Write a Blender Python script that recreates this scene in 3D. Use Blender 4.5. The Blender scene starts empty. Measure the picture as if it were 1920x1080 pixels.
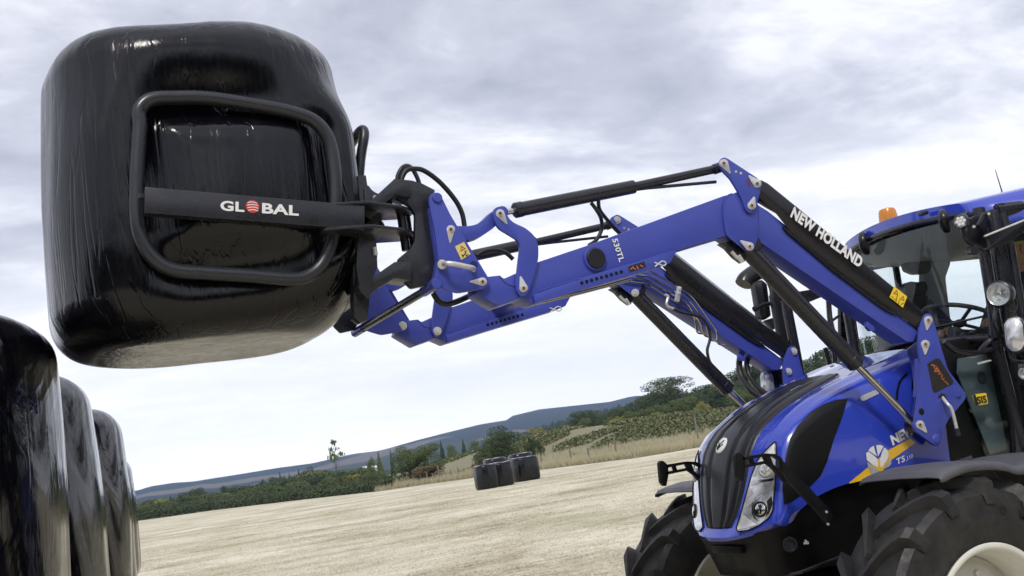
import bpy, bmesh, math, random
import numpy as np
from mathutils import Vector, Matrix, noise
from mathutils.bvhtree import BVHTree
rad = math.radians
scene = bpy.context.scene
COL = scene.collection

# ------------------------------------------------------------------ camera
FPX = 2072.4
CAM = Vector((3.614, 4.5144, 1.6046))
_roll, _pitch, _yaw = rad(8.858), rad(8.40), rad(24.711)
_f = Vector((-math.sin(_yaw), -math.cos(_yaw), 0)); _up = Vector((0, 0, 1)); _r = _f.cross(_up)
FWD = _f*math.cos(_pitch) + _up*math.sin(_pitch); _u = _r.cross(FWD)
RGT = _r*math.cos(_roll) - _u*math.sin(_roll)
UPV = _r*math.sin(_roll) + _u*math.cos(_roll)
cd = bpy.data.cameras.new('camera'); cam = bpy.data.objects.new('camera', cd); COL.objects.link(cam)
M = Matrix((RGT, UPV, -FWD)).transposed().to_4x4(); M.translation = CAM
cam.matrix_world = M
cd.sensor_width = 36; cd.lens = FPX/1920*36; cd.clip_end = 20000; cd.clip_start = .05
scene.camera = cam

# ------------------------------------------------------------------ world, sun, exposure
SUN_EL, SUN_AZ = rad(48), rad(62)      # azimuth from +X towards +Y
w = bpy.data.worlds.new('World'); scene.world = w; w.use_nodes = True
nt = w.node_tree; nt.nodes.clear()
def N(t, tree=None, **k):
    n = (tree or nt).nodes.new(t)
    for a, b in k.items(): setattr(n, a, b)
    return n
out = N('ShaderNodeOutputWorld'); mixs = N('ShaderNodeMixShader')
bg1 = N('ShaderNodeBackground'); bg2 = N('ShaderNodeBackground')
sky = N('ShaderNodeTexSky'); sky.sky_type = 'NISHITA'; sky.sun_disc = False
sky.sun_elevation = SUN_EL; sky.sun_rotation = rad(90) - SUN_AZ
bg1.inputs[1].default_value = .12; nt.links.new(sky.outputs[0], bg1.inputs[0])
tc = N('ShaderNodeTexCoord'); sep = N('ShaderNodeSeparateXYZ'); nt.links.new(tc.outputs['Generated'], sep.inputs[0])
def math_(op, a, b, tree=nt, clamp=False):
    n = N('ShaderNodeMath', tree, operation=op); n.use_clamp = clamp
    for i, v in enumerate((a, b)):
        if v is None: continue
        if isinstance(v, (int, float)): n.inputs[i].default_value = v
        else: tree.links.new(v, n.inputs[i])
    return n.outputs[0]
zz = math_('ADD', math_('MAXIMUM', sep.outputs[2], 0.0), .16)
cx = math_('DIVIDE', sep.outputs[0], zz); cy = math_('DIVIDE', sep.outputs[1], zz)
comb = N('ShaderNodeCombineXYZ'); nt.links.new(cx, comb.inputs[0]); nt.links.new(cy, comb.inputs[1])
mp = N('ShaderNodeMapping'); mp.inputs['Rotation'].default_value = (0, 0, rad(-35)); mp.inputs['Scale'].default_value = (.85, 1.55, 1)
nt.links.new(comb.outputs[0], mp.inputs[0])
def noise_(vec, scale, detail, rough, dist=0, tree=nt):
    n = N('ShaderNodeTexNoise', tree); tree.links.new(vec, n.inputs['Vector'])
    n.inputs['Scale'].default_value = scale; n.inputs['Detail'].default_value = detail
    n.inputs['Roughness'].default_value = rough; n.inputs['Distortion'].default_value = dist
    return n.outputs[0]
n1 = noise_(mp.outputs[0], 1.5, 9, .58, .5); n2 = noise_(mp.outputs[0], .55, 4, .5, .3); n3 = noise_(comb.outputs[0], 5.5, 6, .6, .4)
nn = math_('ADD', math_('ADD', math_('MULTIPLY', n1, .48), math_('MULTIPLY', n2, .34)), math_('MULTIPLY', n3, .18))
cr = N('ShaderNodeValToRGB'); nt.links.new(nn, cr.inputs[0])
cr.color_ramp.elements[0].position = .42; cr.color_ramp.elements[0].color = (.88, .88, .93, 1)
cr.color_ramp.elements[1].position = .60; cr.color_ramp.elements[1].color = (.37, .385, .45, 1)
e = cr.color_ramp.elements.new(.50); e.color = (.575, .585, .66, 1)
# paler towards the horizon (thicker, sun-lit haze of the overcast)
hz = N('ShaderNodeMapRange'); nt.links.new(sep.outputs[2], hz.inputs[0])
hz.inputs[1].default_value = .0; hz.inputs[2].default_value = .25; hz.inputs[3].default_value = .93; hz.inputs[4].default_value = .0
mixc = N('ShaderNodeMix', data_type='RGBA'); nt.links.new(hz.outputs[0], mixc.inputs[0])
nt.links.new(cr.outputs[0], mixc.inputs[6]); mixc.inputs[7].default_value = (1.58, 1.55, 1.53, 1)
nt.links.new(mixc.outputs[2], bg2.inputs[0]); bg2.inputs[1].default_value = 1.0
mixs.inputs[0].default_value = .93
nt.links.new(bg1.outputs[0], mixs.inputs[1]); nt.links.new(bg2.outputs[0], mixs.inputs[2]); nt.links.new(mixs.outputs[0], out.inputs[0])
sd = bpy.data.lights.new('sun', 'SUN'); so = bpy.data.objects.new('sun', sd); COL.objects.link(so)
sd.energy = 1.5; sd.angle = rad(10); sd.color = (1.0, .95, .87)
sdir = Vector((math.cos(SUN_EL)*math.cos(SUN_AZ), math.cos(SUN_EL)*math.sin(SUN_AZ), math.sin(SUN_EL)))
so.rotation_euler = sdir.to_track_quat('Z', 'Y').to_euler(); so.location = (0, 0, 30)
scene.view_settings.view_transform = 'Standard'; scene.view_settings.look = 'None'
scene.view_settings.exposure = 0.42; scene.view_settings.gamma = 1
scene.cycles.max_bounces = 10; scene.cycles.transparent_max_bounces = 24

# ------------------------------------------------------------------ geometry of the photograph -> metres
def ray(px, py): return RGT*((px-960)/FPX) + UPV*((540-py)/FPX) + FWD
def at(px, py, y=None, x=None, z=None, d=None):
    D = ray(px, py)
    if d is not None: return CAM + D*d
    if y is not None: t = (y-CAM.y)/D.y
    elif x is not None: t = (x-CAM.x)/D.x
    else: t = (z-CAM.z)/D.z
    return CAM + D*t
def far(px, dist, z=0.0, py=None):
    """ground position in the direction of an image column at a horizontal distance"""
    hy = 846 - (px-985)*math.tan(rad(8.858))
    D = ray(px, hy if py is None else py); h = Vector((D.x, D.y, 0)).normalized()
    return Vector((CAM.x + h.x*dist, CAM.y + h.y*dist, z))
def horizon(px): return 846 - (px-985)*math.tan(rad(8.858))

# ------------------------------------------------------------------ materials
def material(name, base, rough=.5, metal=0.0, spec=.5, coat=0.0, coat_r=.08, var=0.0, vscale=6.0, bump=0.0, bscale=60.0, rvar=0.0, stretch=None, col2=None, trans=0, emission=None):
    m = bpy.data.materials.new(name); m.use_nodes = True; t = m.node_tree
    b = t.nodes['Principled BSDF']
    b.inputs['Base Color'].default_value = (*base, 1); b.inputs['Roughness'].default_value = rough
    b.inputs['Metallic'].default_value = metal; b.inputs['Specular IOR Level'].default_value = spec
    b.inputs['Coat Weight'].default_value = coat; b.inputs['Coat Roughness'].default_value = coat_r
    b.inputs['Transmission Weight'].default_value = trans
    if emission: b.inputs['Emission Color'].default_value = (*emission[0], 1); b.inputs['Emission Strength'].default_value = emission[1]
    tcn = N('ShaderNodeTexCoord', t); g = N('ShaderNodeNewGeometry', t)
    vec = g.outputs['Position']
    if stretch:
        mpn = N('ShaderNodeMapping', t); mpn.inputs['Scale'].default_value = stretch; t.links.new(vec, mpn.inputs[0]); vec = mpn.outputs[0]
    if var > 0 or col2:
        nz = noise_(vec, vscale, 5, .6, .3, t)
        mx = N('ShaderNodeMix', t, data_type='RGBA')
        mr = N('ShaderNodeMapRange', t); t.links.new(nz, mr.inputs[0]); mr.inputs[1].default_value = .35; mr.inputs[2].default_value = .68
        t.links.new(mr.outputs[0], mx.inputs[0])
        mx.inputs[6].default_value = (*base, 1)
        mx.inputs[7].default_value = (*(col2 or tuple(c*(1-var) for c in base)), 1)
        t.links.new(mx.outputs[2], b.inputs['Base Color'])
    if rvar > 0:
        nz = noise_(vec, vscale*1.7, 4, .6, .2, t)
        mr = N('ShaderNodeMapRange', t); t.links.new(nz, mr.inputs[0]); mr.inputs[1].default_value = .3; mr.inputs[2].default_value = .7
        mr.inputs[3].default_value = max(.02, rough-rvar); mr.inputs[4].default_value = min(1, rough+rvar)
        t.links.new(mr.outputs[0], b.inputs['Roughness'])
    if bump > 0:
        nz = noise_(vec, bscale, 4, .6, 0, t)
        bp = N('ShaderNodeBump', t); bp.inputs['Strength'].default_value = 1; bp.inputs['Distance'].default_value = bump
        t.links.new(nz, bp.inputs['Height']); t.links.new(bp.outputs[0], b.inputs['Normal'])
    return m
BLUE = material('loader_blue_paint', (.058, .080, .41), .34, spec=.4, var=.16, vscale=3, rvar=.07, bump=.0004, bscale=90, coat=.12, coat_r=.25)
BONNET = material('bonnet_blue_paint', (.030, .060, .50), .20, spec=.5, coat=1.0, coat_r=.04, rvar=.04)
DBLUE = material('dark_blue_paint', (.012, .016, .12), .35)
BLACKP = material('black_paint', (.012, .0125, .018), .27, spec=.6, rvar=.07, bump=.0003, bscale=120, col2=(.017, .017, .024))
COVER = material('black_cover_plastic', (.008, .008, .011), .28, spec=.5, rvar=.05, bump=.0003, bscale=200)
BODY = material('dark_chassis', (.005, .005, .006), .45, spec=.3, var=.4, rvar=.15)
GRAIN = material('textured_black_plastic', (.011, .011, .014), .33, spec=.5, rvar=.06, bump=.0004, bscale=260, col2=(.008, .008, .011))
FENDER = material('grey_fender_plastic', (.10, .10, .115), .55, rvar=.08, bump=.0008, bscale=180, col2=(.075, .075, .088))
RUBBER = material('tyre_rubber', (.012, .012, .015), .55, spec=.42, rvar=.12, bump=.0014, bscale=90, col2=(.034, .032, .029), vscale=11)
HOSE = material('hose_rubber', (.012, .012, .014), .42, bump=.0004, bscale=300)
CHROME = material('chromed_rod', (.62, .60, .57), .14, metal=1, rvar=.05)
STEEL = material('zinc_steel', (.74, .74, .73), .34, metal=.5, rvar=.08, var=.2, vscale=40)
RUST = material('red_brown_bolt', (.17, .035, .02), .5)
WHITE = material('white_lettering', (.80, .80, .80), .45)
GRILLE = material('grille_mesh_black', (.003, .003, .004), .42, spec=.35)
YELLOW = material('yellow_sticker', (.86, .60, .03), .4)
PALEY = material('faded_yellow_sticker', (.72, .56, .18), .5)
STKBLK = material('sticker_black', (.015, .013, .012), .5)
ORANGE = material('sticker_orange_print', (.62, .16, .04), .5)
GOLD = material('yellow_body_stripe', (.85, .50, .02), .25, coat=.8)
RIMC = material('cream_rim_paint', (.74, .73, .66), .32, var=.12, rvar=.08, coat=.3)
AMBER = material('amber_beacon_plastic', (.9, .32, .01), .2, trans=.35, coat=.5)
LAMP = material('lamp_reflector', (.86, .87, .90), .18, metal=.55, var=.35, vscale=30)
LENS = material('headlamp_clear_lens', (.80, .82, .86), .12, spec=.7, coat=1.0, var=.55, vscale=34, metal=.35)
REDG = material('red_globe_print', (.55, .05, .03), .4)
GREYIN = material('cab_interior_grey', (.15, .175, .20), .6)
LINING = material('cab_lining', (.30, .34, .38), .8)
DARKIN = material('cab_interior_dark', (.040, .043, .050), .6)
SKIN = material('skin', (.52, .30, .21), .5)
NAVY = material('navy_fabric', (.035, .045, .075), .85, var=.3, vscale=20)
JACKET = material('grey_jacket_fabric', (.10, .11, .13), .85, var=.35, vscale=12)
HIVIS = material('yellow_cap_trim', (.50, .48, .08), .7)
def glass_mat(name, tint, refl):
    m = bpy.data.materials.new(name); m.use_nodes = True; t = m.node_tree; t.nodes.clear()
    o = N('ShaderNodeOutputMaterial', t); mx = N('ShaderNodeMixShader', t); tr = N('ShaderNodeBsdfTransparent', t); gl = N('ShaderNodeBsdfGlossy', t)
    tr.inputs[0].default_value = (*tint, 1); gl.inputs['Roughness'].default_value = .02
    fr = N('ShaderNodeLayerWeight', t); fr.inputs[0].default_value = .5
    t.links.new(math_('ADD', math_('MULTIPLY', math_('POWER', fr.outputs['Facing'], 4.5, t), refl, t), .045, t, True), mx.inputs[0])
    t.links.new(tr.outputs[0], mx.inputs[1]); t.links.new(gl.outputs[0], mx.inputs[2]); t.links.new(mx.outputs[0], o.inputs[0])
    return m
GLASS = glass_mat('cab_glass', (.93, .97, .96), .85)
DGLASS = glass_mat('tinted_side_glass', (.80, .85, .85), .7)

# ------------------------------------------------------------------ objects, parts, labels
WLOC = {}
def tag(o, label=None, cat=None, group=None, kind=None):
    if label: o['label'] = label
    if cat: o['category'] = cat
    if group: o['group'] = group
    if kind: o['kind'] = kind
    return o
GRABP = material('grab_charcoal_paint', (.015, .016, .022), .30, spec=.6, rvar=.08, bump=.0002, bscale=120, col2=(.021, .022, .028))
def thing(name, loc, label, cat, group=None):
    o = bpy.data.objects.new(name, None); COL.objects.link(o); o.location = loc; o.empty_display_size = .2
    WLOC[o.name] = Vector(loc); return tag(o, label, cat, group)
def link(name, me, parent=None, origin=None):
    """me has world coordinates; the origin is moved to the piece itself"""
    n = len(me.vertices); co = np.empty(n*3, dtype=np.float32); me.vertices.foreach_get('co', co); co = co.reshape(-1, 3)
    c = (co.min(0)+co.max(0))/2 if n else np.zeros(3)
    if origin is not None: c = np.array(origin, dtype=np.float32)
    me.vertices.foreach_set('co', (co-c).ravel()); me.update()
    o = bpy.data.objects.new(name, me); COL.objects.link(o)
    wl = Vector([float(v) for v in c]); WLOC[o.name] = wl
    if parent is not None:
        o.parent = parent; o.location = wl - WLOC[parent.name]
    else: o.location = wl
    return o
def copy_tree(o, parent=None, off=(0, 0, 0), skip=()):
    c = o.copy(); COL.objects.link(c); c.parent = parent
    if parent is None or off != (0, 0, 0): c.location = Vector(o.location) + Vector(off)
    WLOC[c.name] = WLOC[o.name] + Vector(off)
    for ch in list(o.children):
        if ch.name.split('.')[0] in skip: continue
        d = copy_tree(ch, c, (0, 0, 0), skip); WLOC[d.name] = WLOC[ch.name] + Vector(off)
    return c

def frames(P, closed=False):
    n = len(P); T = []
    for i in range(n):
        a = P[(i-1) % n] if (closed or i) else P[0]; b = P[(i+1) % n] if (closed or i < n-1) else P[-1]
        T.append((b-a).normalized())
    ref = Vector((0, 0, 1)) if abs(T[0].z) < .9 else Vector((1, 0, 0))
    u = (ref - T[0]*ref.dot(T[0])).normalized(); U = [u]
    for i in range(1, n):
        u = U[-1] - T[i]*U[-1].dot(T[i]); U.append(u.normalized())
    return T, U
def smooth_path(P, n=8, closed=False):
    P = [Vector(p) for p in P]; out = []; m = len(P)
    rng = range(m if closed else m-1)
    for i in rng:
        if closed: p0, p1, p2, p3 = P[(i-1) % m], P[i], P[(i+1) % m], P[(i+2) % m]
        else: p0, p1, p2, p3 = P[max(i-1, 0)], P[i], P[i+1], P[min(i+2, m-1)]
        for k in range(n):
            t = k/n
            out.append(.5*((2*p1) + (p2-p0)*t + (2*p0-5*p1+4*p2-p3)*t*t + (3*p1-p0-3*p2+p3)*t**3))
    if not closed: out.append(P[-1])
    return out
def fillet(P, r, n=5, closed=True):
    """round the corners of a 3D polygon by distance r (float or list)"""
    P = [Vector(p) for p in P]; m = len(P); out = []
    for i in range(m):
        rr = r[i] if isinstance(r, (list, tuple)) else r
        if not closed and i in (0, m-1) or rr <= 0: out.append(P[i]); continue
        a, b, c = P[(i-1) % m], P[i], P[(i+1) % m]
        d1 = (a-b); d2 = (c-b); q = min(rr, d1.length*.48, d2.length*.48)
        s = b + d1.normalized()*q; e_ = b + d2.normalized()*q
        for k in range(n+1):
            t = k/n; out.append(s*(1-t)**2 + b*2*t*(1-t) + e_*t*t)
    return out
class MB:
    def __init__(s): s.v = []; s.f = []; s.mi = []
    def add(s, vs, fs, mi=0):
        o = len(s.v); s.v += [tuple(v) for v in vs]; s.f += [tuple(i+o for i in f) for f in fs]; s.mi += [mi]*len(fs); return s
    def tube(s, P, r, seg=14, closed=False, cap=True, mi=0):
        P = [Vector(p) for p in P]; T, U = frames(P, closed); n = len(P); vs = []; fs = []
        for i in range(n):
            B = T[i].cross(U[i]); ri = r[i] if isinstance(r, (list, tuple)) else r
            for k in range(seg):
                a = 2*math.pi*k/seg; vs.append(P[i] + (U[i]*math.cos(a) + B*math.sin(a))*ri)
        for i in range(n if closed else n-1):
            j = (i+1) % n
            for k in range(seg):
                l = (k+1) % seg; fs.append((i*seg+k, i*seg+l, j*seg+l, j*seg+k))
        if cap and not closed:
            fs.append(tuple(range(seg-1, -1, -1))); fs.append(tuple((n-1)*seg+k for k in range(seg)))
        return s.add(vs, fs, mi)
    def cyl(s, a, b, r, seg=24, mi=0, ch=.12):
        a = Vector(a); b = Vector(b); d = (b-a); L = d.length; c = min(r*ch, L*.2); d.normalize()
        return s.tube([a, a+d*c, b-d*c, b], [r-c, r, r, r-c], seg, mi=mi)
    def box(s, c, size, rot=None, mi=0):
        c = Vector(c); h = Vector(size)/2; R = rot or Matrix.Identity(3); vs = []
        for x in (-1, 1):
            for y in (-1, 1):
                for z in (-1, 1): vs.append(c + R @ Vector((x*h.x, y*h.y, z*h.z)))
        return s.add(vs, [(0, 1, 3, 2), (4, 6, 7, 5), (0, 4, 5, 1), (2, 3, 7, 6), (0, 2, 6, 4), (1, 5, 7, 3)], mi)
    def prism(s, P, off, mi=0):
        n = len(P); P = [Vector(p) for p in P]; Q = [p + Vector(off) for p in P]
        fs = [tuple(range(n)), tuple(range(2*n-1, n-1, -1))] + [(i, i+n, (i+1) % n+n, (i+1) % n) for i in range(n)]
        return s.add(P+Q, fs, mi)
    def sphere(s, c, r, nu=16, nv=10, sc=(1, 1, 1), mi=0):
        c = Vector(c); vs = [c + Vector((0, 0, r*sc[2]))]
        for j in range(1, nv):
            t = math.pi*j/nv
            for i in range(nu):
                a = 2*math.pi*i/nu; vs.append(c + Vector((r*sc[0]*math.sin(t)*math.cos(a), r*sc[1]*math.sin(t)*math.sin(a), r*sc[2]*math.cos(t))))
        vs.append(c - Vector((0, 0, r*sc[2]))); fs = []
        for i in range(nu): fs.append((0, 1+i, 1+(i+1) % nu))
        for j in range(nv-2):
            for i in range(nu):
                a = 1+j*nu+i; b = 1+j*nu+(i+1) % nu; fs.append((a, a+nu, b+nu, b))
        L = len(vs)-1; o = 1+(nv-2)*nu
        for i in range(nu): fs.append((o+i, L, o+(i+1) % nu))
        return s.add(vs, fs, mi)
    def lathe(s, prof, c, axis, seg=48, mi=0):
        """prof: list of (radius, height along axis)"""
        c = Vector(c); A = Vector(axis).normalized(); ref = Vector((0, 0, 1)) if abs(A.z) < .9 else Vector((1, 0, 0))
        U = (ref-A*ref.dot(A)).normalized(); V = A.cross(U); vs = []; fs = []; n = len(prof)
        for r, h in prof:
            for k in range(seg):
                a = 2*math.pi*k/seg; vs.append(c + A*h + (U*math.cos(a)+V*math.sin(a))*r)
        for i in range(n-1):
            for k in range(seg):
                l = (k+1) % seg; fs.append((i*seg+k, i*seg+l, (i+1)*seg+l, (i+1)*seg+k))
        return s.add(vs, fs, mi)
    def build(s, name, mats, parent=None, bevel=0.0, angle=35, origin=None, smooth=True, label=None):
        me = bpy.data.meshes.new(name); me.from_pydata(s.v, [], s.f); me.update()
        for m in (mats if isinstance(mats, (list, tuple)) else [mats]): me.materials.append(m)
        me.polygons.foreach_set('material_index', s.mi)
        bm = bmesh.new(); bm.from_mesh(me); bmesh.ops.recalc_face_normals(bm, faces=bm.faces)
        if bevel > 0:
            ed = [e for e in bm.edges if len(e.link_faces) == 2 and e.calc_face_angle(0) > rad(32)]
            bmesh.ops.bevel(bm, geom=ed, offset=bevel, segments=2, profile=.6, affect='EDGES', clamp_overlap=True)
        bm.to_mesh(me); bm.free()
        if smooth:
            me.polygons.foreach_set('use_smooth', [True]*len(me.polygons)); me.set_sharp_from_angle(angle=rad(angle))
        o = link(name, me, parent, origin)
        if label: o['label'] = label
        return o
def across(px_, py_, yref, ya, yb, r, seg=28, ch=.12):
    c = at(px_, py_, y=yref); return MB().cyl((c.x, ya, c.z), (c.x, yb, c.z), r, seg, ch=ch)
def px_poly(pts, y): return [at(a, b, y=y) for a, b in pts]
def plate(name, pts, y, th, mat, parent, fr=.012, bevel=.0025, label=None, n=4, round_=True):
    """flat plate in a plane y=const; y is its camera-side face"""
    P = px_poly(pts, y)
    if round_: P = fillet(P, fr, n)
    return MB().prism(P, (0, -th, 0)).build(name, mat, parent, bevel=bevel, label=label)
def text_mesh(txt, origin, e1, e2, length, height, bold=.02, shear=0.0, space=1.0, lift=.002):
    c = bpy.data.curves.new('lettering', 'FONT'); c.body = txt; c.offset = bold; c.shear = shear; c.space_character = space; c.extrude = 0.0; c.resolution_u = 5
    t = bpy.data.objects.new('lettering_tmp', c); COL.objects.link(t)
    dg = bpy.context.evaluated_depsgraph_get(); dg.update(); me0 = t.evaluated_get(dg).to_mesh()
    vs = [Vector(v.co) for v in me0.vertices]; fs = [tuple(p.vertices) for p in me0.polygons]
    bpy.data.objects.remove(t, do_unlink=True); bpy.data.curves.remove(c)
    x0 = min(v.x for v in vs); x1 = max(v.x for v in vs); y0 = min(v.y for v in vs); y1 = max(v.y for v in vs)
    e1 = Vector(e1).normalized(); e2 = Vector(e2).normalized(); n = e1.cross(e2)
    V = [Vector(origin) + e1*((v.x-x0)/(x1-x0)*length) + e2*((v.y-y0)/(y1-y0)*height) + n*lift for v in vs]
    return V, fs
def text_px(name, txt, a, b, up, y, mat, parent, bold=.02, shear=0.0, space=1.0, lift=.002):
    """baseline from pixel a to b, up = pixel above a at cap height"""
    A, B, U_ = at(*a, y=y), at(*b, y=y), at(*up, y=y)
    e1 = (B-A); L = e1.length; e1.normalize(); n = Vector((0, 1, 0)); e2 = n.cross(e1); H = abs((U_-A).dot(e2))
    V, F = text_mesh(txt, A, e1, e2, L, H, bold, shear, space, lift)
    return MB().add(V, F).build(name, mat, parent, smooth=False)

# ==================================================================== THE SETTING
random.seed(7); rng = np.random.default_rng(11)
def ground_material(name='mown_straw_field', loose=False):
    m = bpy.data.materials.new(name); m.use_nodes = True; t = m.node_tree; b = t.nodes['Principled BSDF']
    b.inputs['Roughness'].default_value = .95; b.inputs['Specular IOR Level'].default_value = .1
    g = N('ShaderNodeNewGeometry', t); pos = g.outputs['Position']
    def mapped(rot, sc): q = N('ShaderNodeMapping', t); q.inputs['Rotation'].default_value = (0, 0, rad(rot)); q.inputs['Scale'].default_value = sc; t.links.new(pos, q.inputs[0]); return q.outputs[0]
    a = noise_(mapped(-22, (.10, .50, .3)), 1.2, 6, .62, .5, t)      # swaths left by the mower
    bb = noise_(pos, .22, 5, .6, .6, t); c = noise_(mapped(-22, (1, 2.0, 1)), 2.2, 8, .72, 0, t); c2 = noise_(pos, 14, 5, .7, 0, t)
    s_ = math_('ADD', math_('ADD', math_('MULTIPLY', a, .17, t), math_('MULTIPLY', bb, .29, t), t), math_('ADD', math_('MULTIPLY', c, .32, t), math_('MULTIPLY', c2, .20, t), t), t)
    if loose: s_ = math_('ADD', s_, math_('MULTIPLY', math_('SUBTRACT', g.outputs['Random Per Island'], .42, t), .17, t), t)
    r = N('ShaderNodeValToRGB', t); t.links.new(s_, r.inputs[0]); R_ = r.color_ramp
    R_.elements[0].position = .375; R_.elements[0].color = (.21, .175, .115, 1)
    R_.elements[1].position = .62; R_.elements[1].color = (.88, .84, .72, 1)
    for p_, c_ in ((.435, (.41, .36, .25)), (.475, (.56, .51, .385)), (.53, (.70, .65, .52))):
        e_ = R_.elements.new(p_); e_.color = (*c_, 1)
    gn = noise_(pos, .16, 6, .62, .8, t); mr = N('ShaderNodeMapRange', t); t.links.new(gn, mr.inputs[0]); mr.inputs[1].default_value = .50; mr.inputs[2].default_value = .64; mr.inputs[4].default_value = .42
    mx = N('ShaderNodeMix', t, data_type='RGBA'); t.links.new(mr.outputs[0], mx.inputs[0]); t.links.new(r.outputs[0], mx.inputs[6]); mx.inputs[7].default_value = (.30, .31, .16, 1)
    t.links.new(mx.outputs[2], b.inputs['Base Color'])
    bp = N('ShaderNodeBump', t); bp.inputs['Distance'].default_value = .05; t.links.new(c, bp.inputs['Height']); t.links.new(bp.outputs[0], b.inputs['Normal'])
    return m
FIELD = ground_material()
me = bpy.data.meshes.new('field'); S = 4700
me.from_pydata([(-S, -S, 0), (S, -S, 0), (S, S, 0), (-S, S, 0)], [], [(0, 1, 2, 3)]); me.materials.append(FIELD)
tag(link('ground', me), 'pale mown stubble field', None, None, 'structure')

def veg_material(name, c1, c2, c3=None, rough=.7, scale=.5):
    """leaf colours vary clump by clump and plant by plant"""
    m = bpy.data.materials.new(name); m.use_nodes = True; t = m.node_tree; b = t.nodes['Principled BSDF']
    b.inputs['Roughness'].default_value = rough; b.inputs['Specular IOR Level'].default_value = .25
    g = N('ShaderNodeNewGeometry', t); oi = N('ShaderNodeObjectInfo', t)
    nz = noise_(g.outputs['Position'], scale, 4, .6, 0, t)
    s = math_('ADD', math_('MULTIPLY', nz, .7), math_('MULTIPLY', math_('ADD', math_('MULTIPLY', oi.outputs['Random'], .6), math_('MULTIPLY', g.outputs['Random Per Island'], .5), t), .42), t)
    r = N('ShaderNodeValToRGB', t); t.links.new(s, r.inputs[0]); r.color_ramp.elements[0].position = .38; r.color_ramp.elements[1].position = .86
    r.color_ramp.elements[0].color = (*c1, 1); r.color_ramp.elements[1].color = (*c2, 1)
    if c3: e_ = r.color_ramp.elements.new(.62); e_.color = (*c3, 1)
    t.links.new(r.outputs[0], b.inputs['Base Color'])
    return m
LEAF_D = veg_material('dark_leaves', (.016, .028, .015), (.060, .088, .036))
LEAF_M = veg_material('mid_green_leaves', (.032, .052, .022), (.105, .140, .050))
LEAF_Y = veg_material('yellow_green_leaves', (.08, .11, .035), (.24, .24, .065))
LEAF_C = veg_material('conifer_needles', (.018, .032, .024), (.050, .075, .045))
LEAF_B = veg_material('brown_scrub', (.075, .055, .035), (.16, .13, .07), scale=1.2)
HEDGE = veg_material('hedge_leaves', (.020, .031, .015), (.062, .085, .038), scale=.8)
STRAW = veg_material('tall_dry_grass', (.13, .15, .065), (.46, .42, .28), (.25, .26, .14), scale=.25)
BANKM = veg_material('bank_scrub', (.050, .060, .030), (.21, .20, .115), (.10, .11, .052), scale=.30)
BARK = material('tree_bark', (.09, .075, .06), .9, bump=.02, bscale=6, var=.4)
def quads(cent, size, flat=.0, up=None):
    """leaf quads with random orientation"""
    n = len(cent); a = rng.normal(size=(n, 3)); a /= np.linalg.norm(a, axis=1)[:, None]
    if flat: a[:, 2] *= (1-flat); a /= np.linalg.norm(a, axis=1)[:, None]
    b = rng.normal(size=(n, 3)); b -= (b*a).sum(1)[:, None]*a; b /= np.linalg.norm(b, axis=1)[:, None]
    s = np.asarray(size).reshape(-1, 1)*np.ones((n, 1)); s = s*rng.uniform(.6, 1.35, (n, 1))
    v = np.stack([cent-a*s*.5-b*s*.28, cent+a*s*.1-b*s*.45, cent+a*s*.55, cent+a*s*.05+b*s*.42], 1)
    return v.reshape(-1, 3)
def np_mesh(name, V, k, mats, mi=None):
    n = len(V)//k; me = bpy.data.meshes.new(name); me.vertices.add(len(V)); me.vertices.foreach_set('co', V.astype(np.float32).ravel())
    me.loops.add(n*k); me.loops.foreach_set('vertex_index', np.arange(n*k, dtype=np.int32))
    me.polygons.add(n); me.polygons.foreach_set('loop_start', np.arange(0, n*k, k, dtype=np.int32)); me.polygons.foreach_set('loop_total', np.full(n, k, dtype=np.int32))
    for m in mats: me.materials.append(m)
    if mi is not None: me.polygons.foreach_set('material_index', mi.astype(np.int32))
    me.update(); me.validate(); return me
def crown_points(n, lobes):
    """lobes: list of (cx,cy,cz,rx,ry,rz); points near the shells"""
    w_ = np.array([l[3]*l[5] for l in lobes]); w_ = w_/w_.sum(); idx = rng.choice(len(lobes), n, p=w_); L = np.array(lobes)[idx]
    d = rng.normal(size=(n, 3)); d /= np.linalg.norm(d, axis=1)[:, None]; rr = rng.uniform(.45, 1.06, (n, 1))**.6
    return L[:, :3] + d*L[:, 3:]*rr
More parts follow.
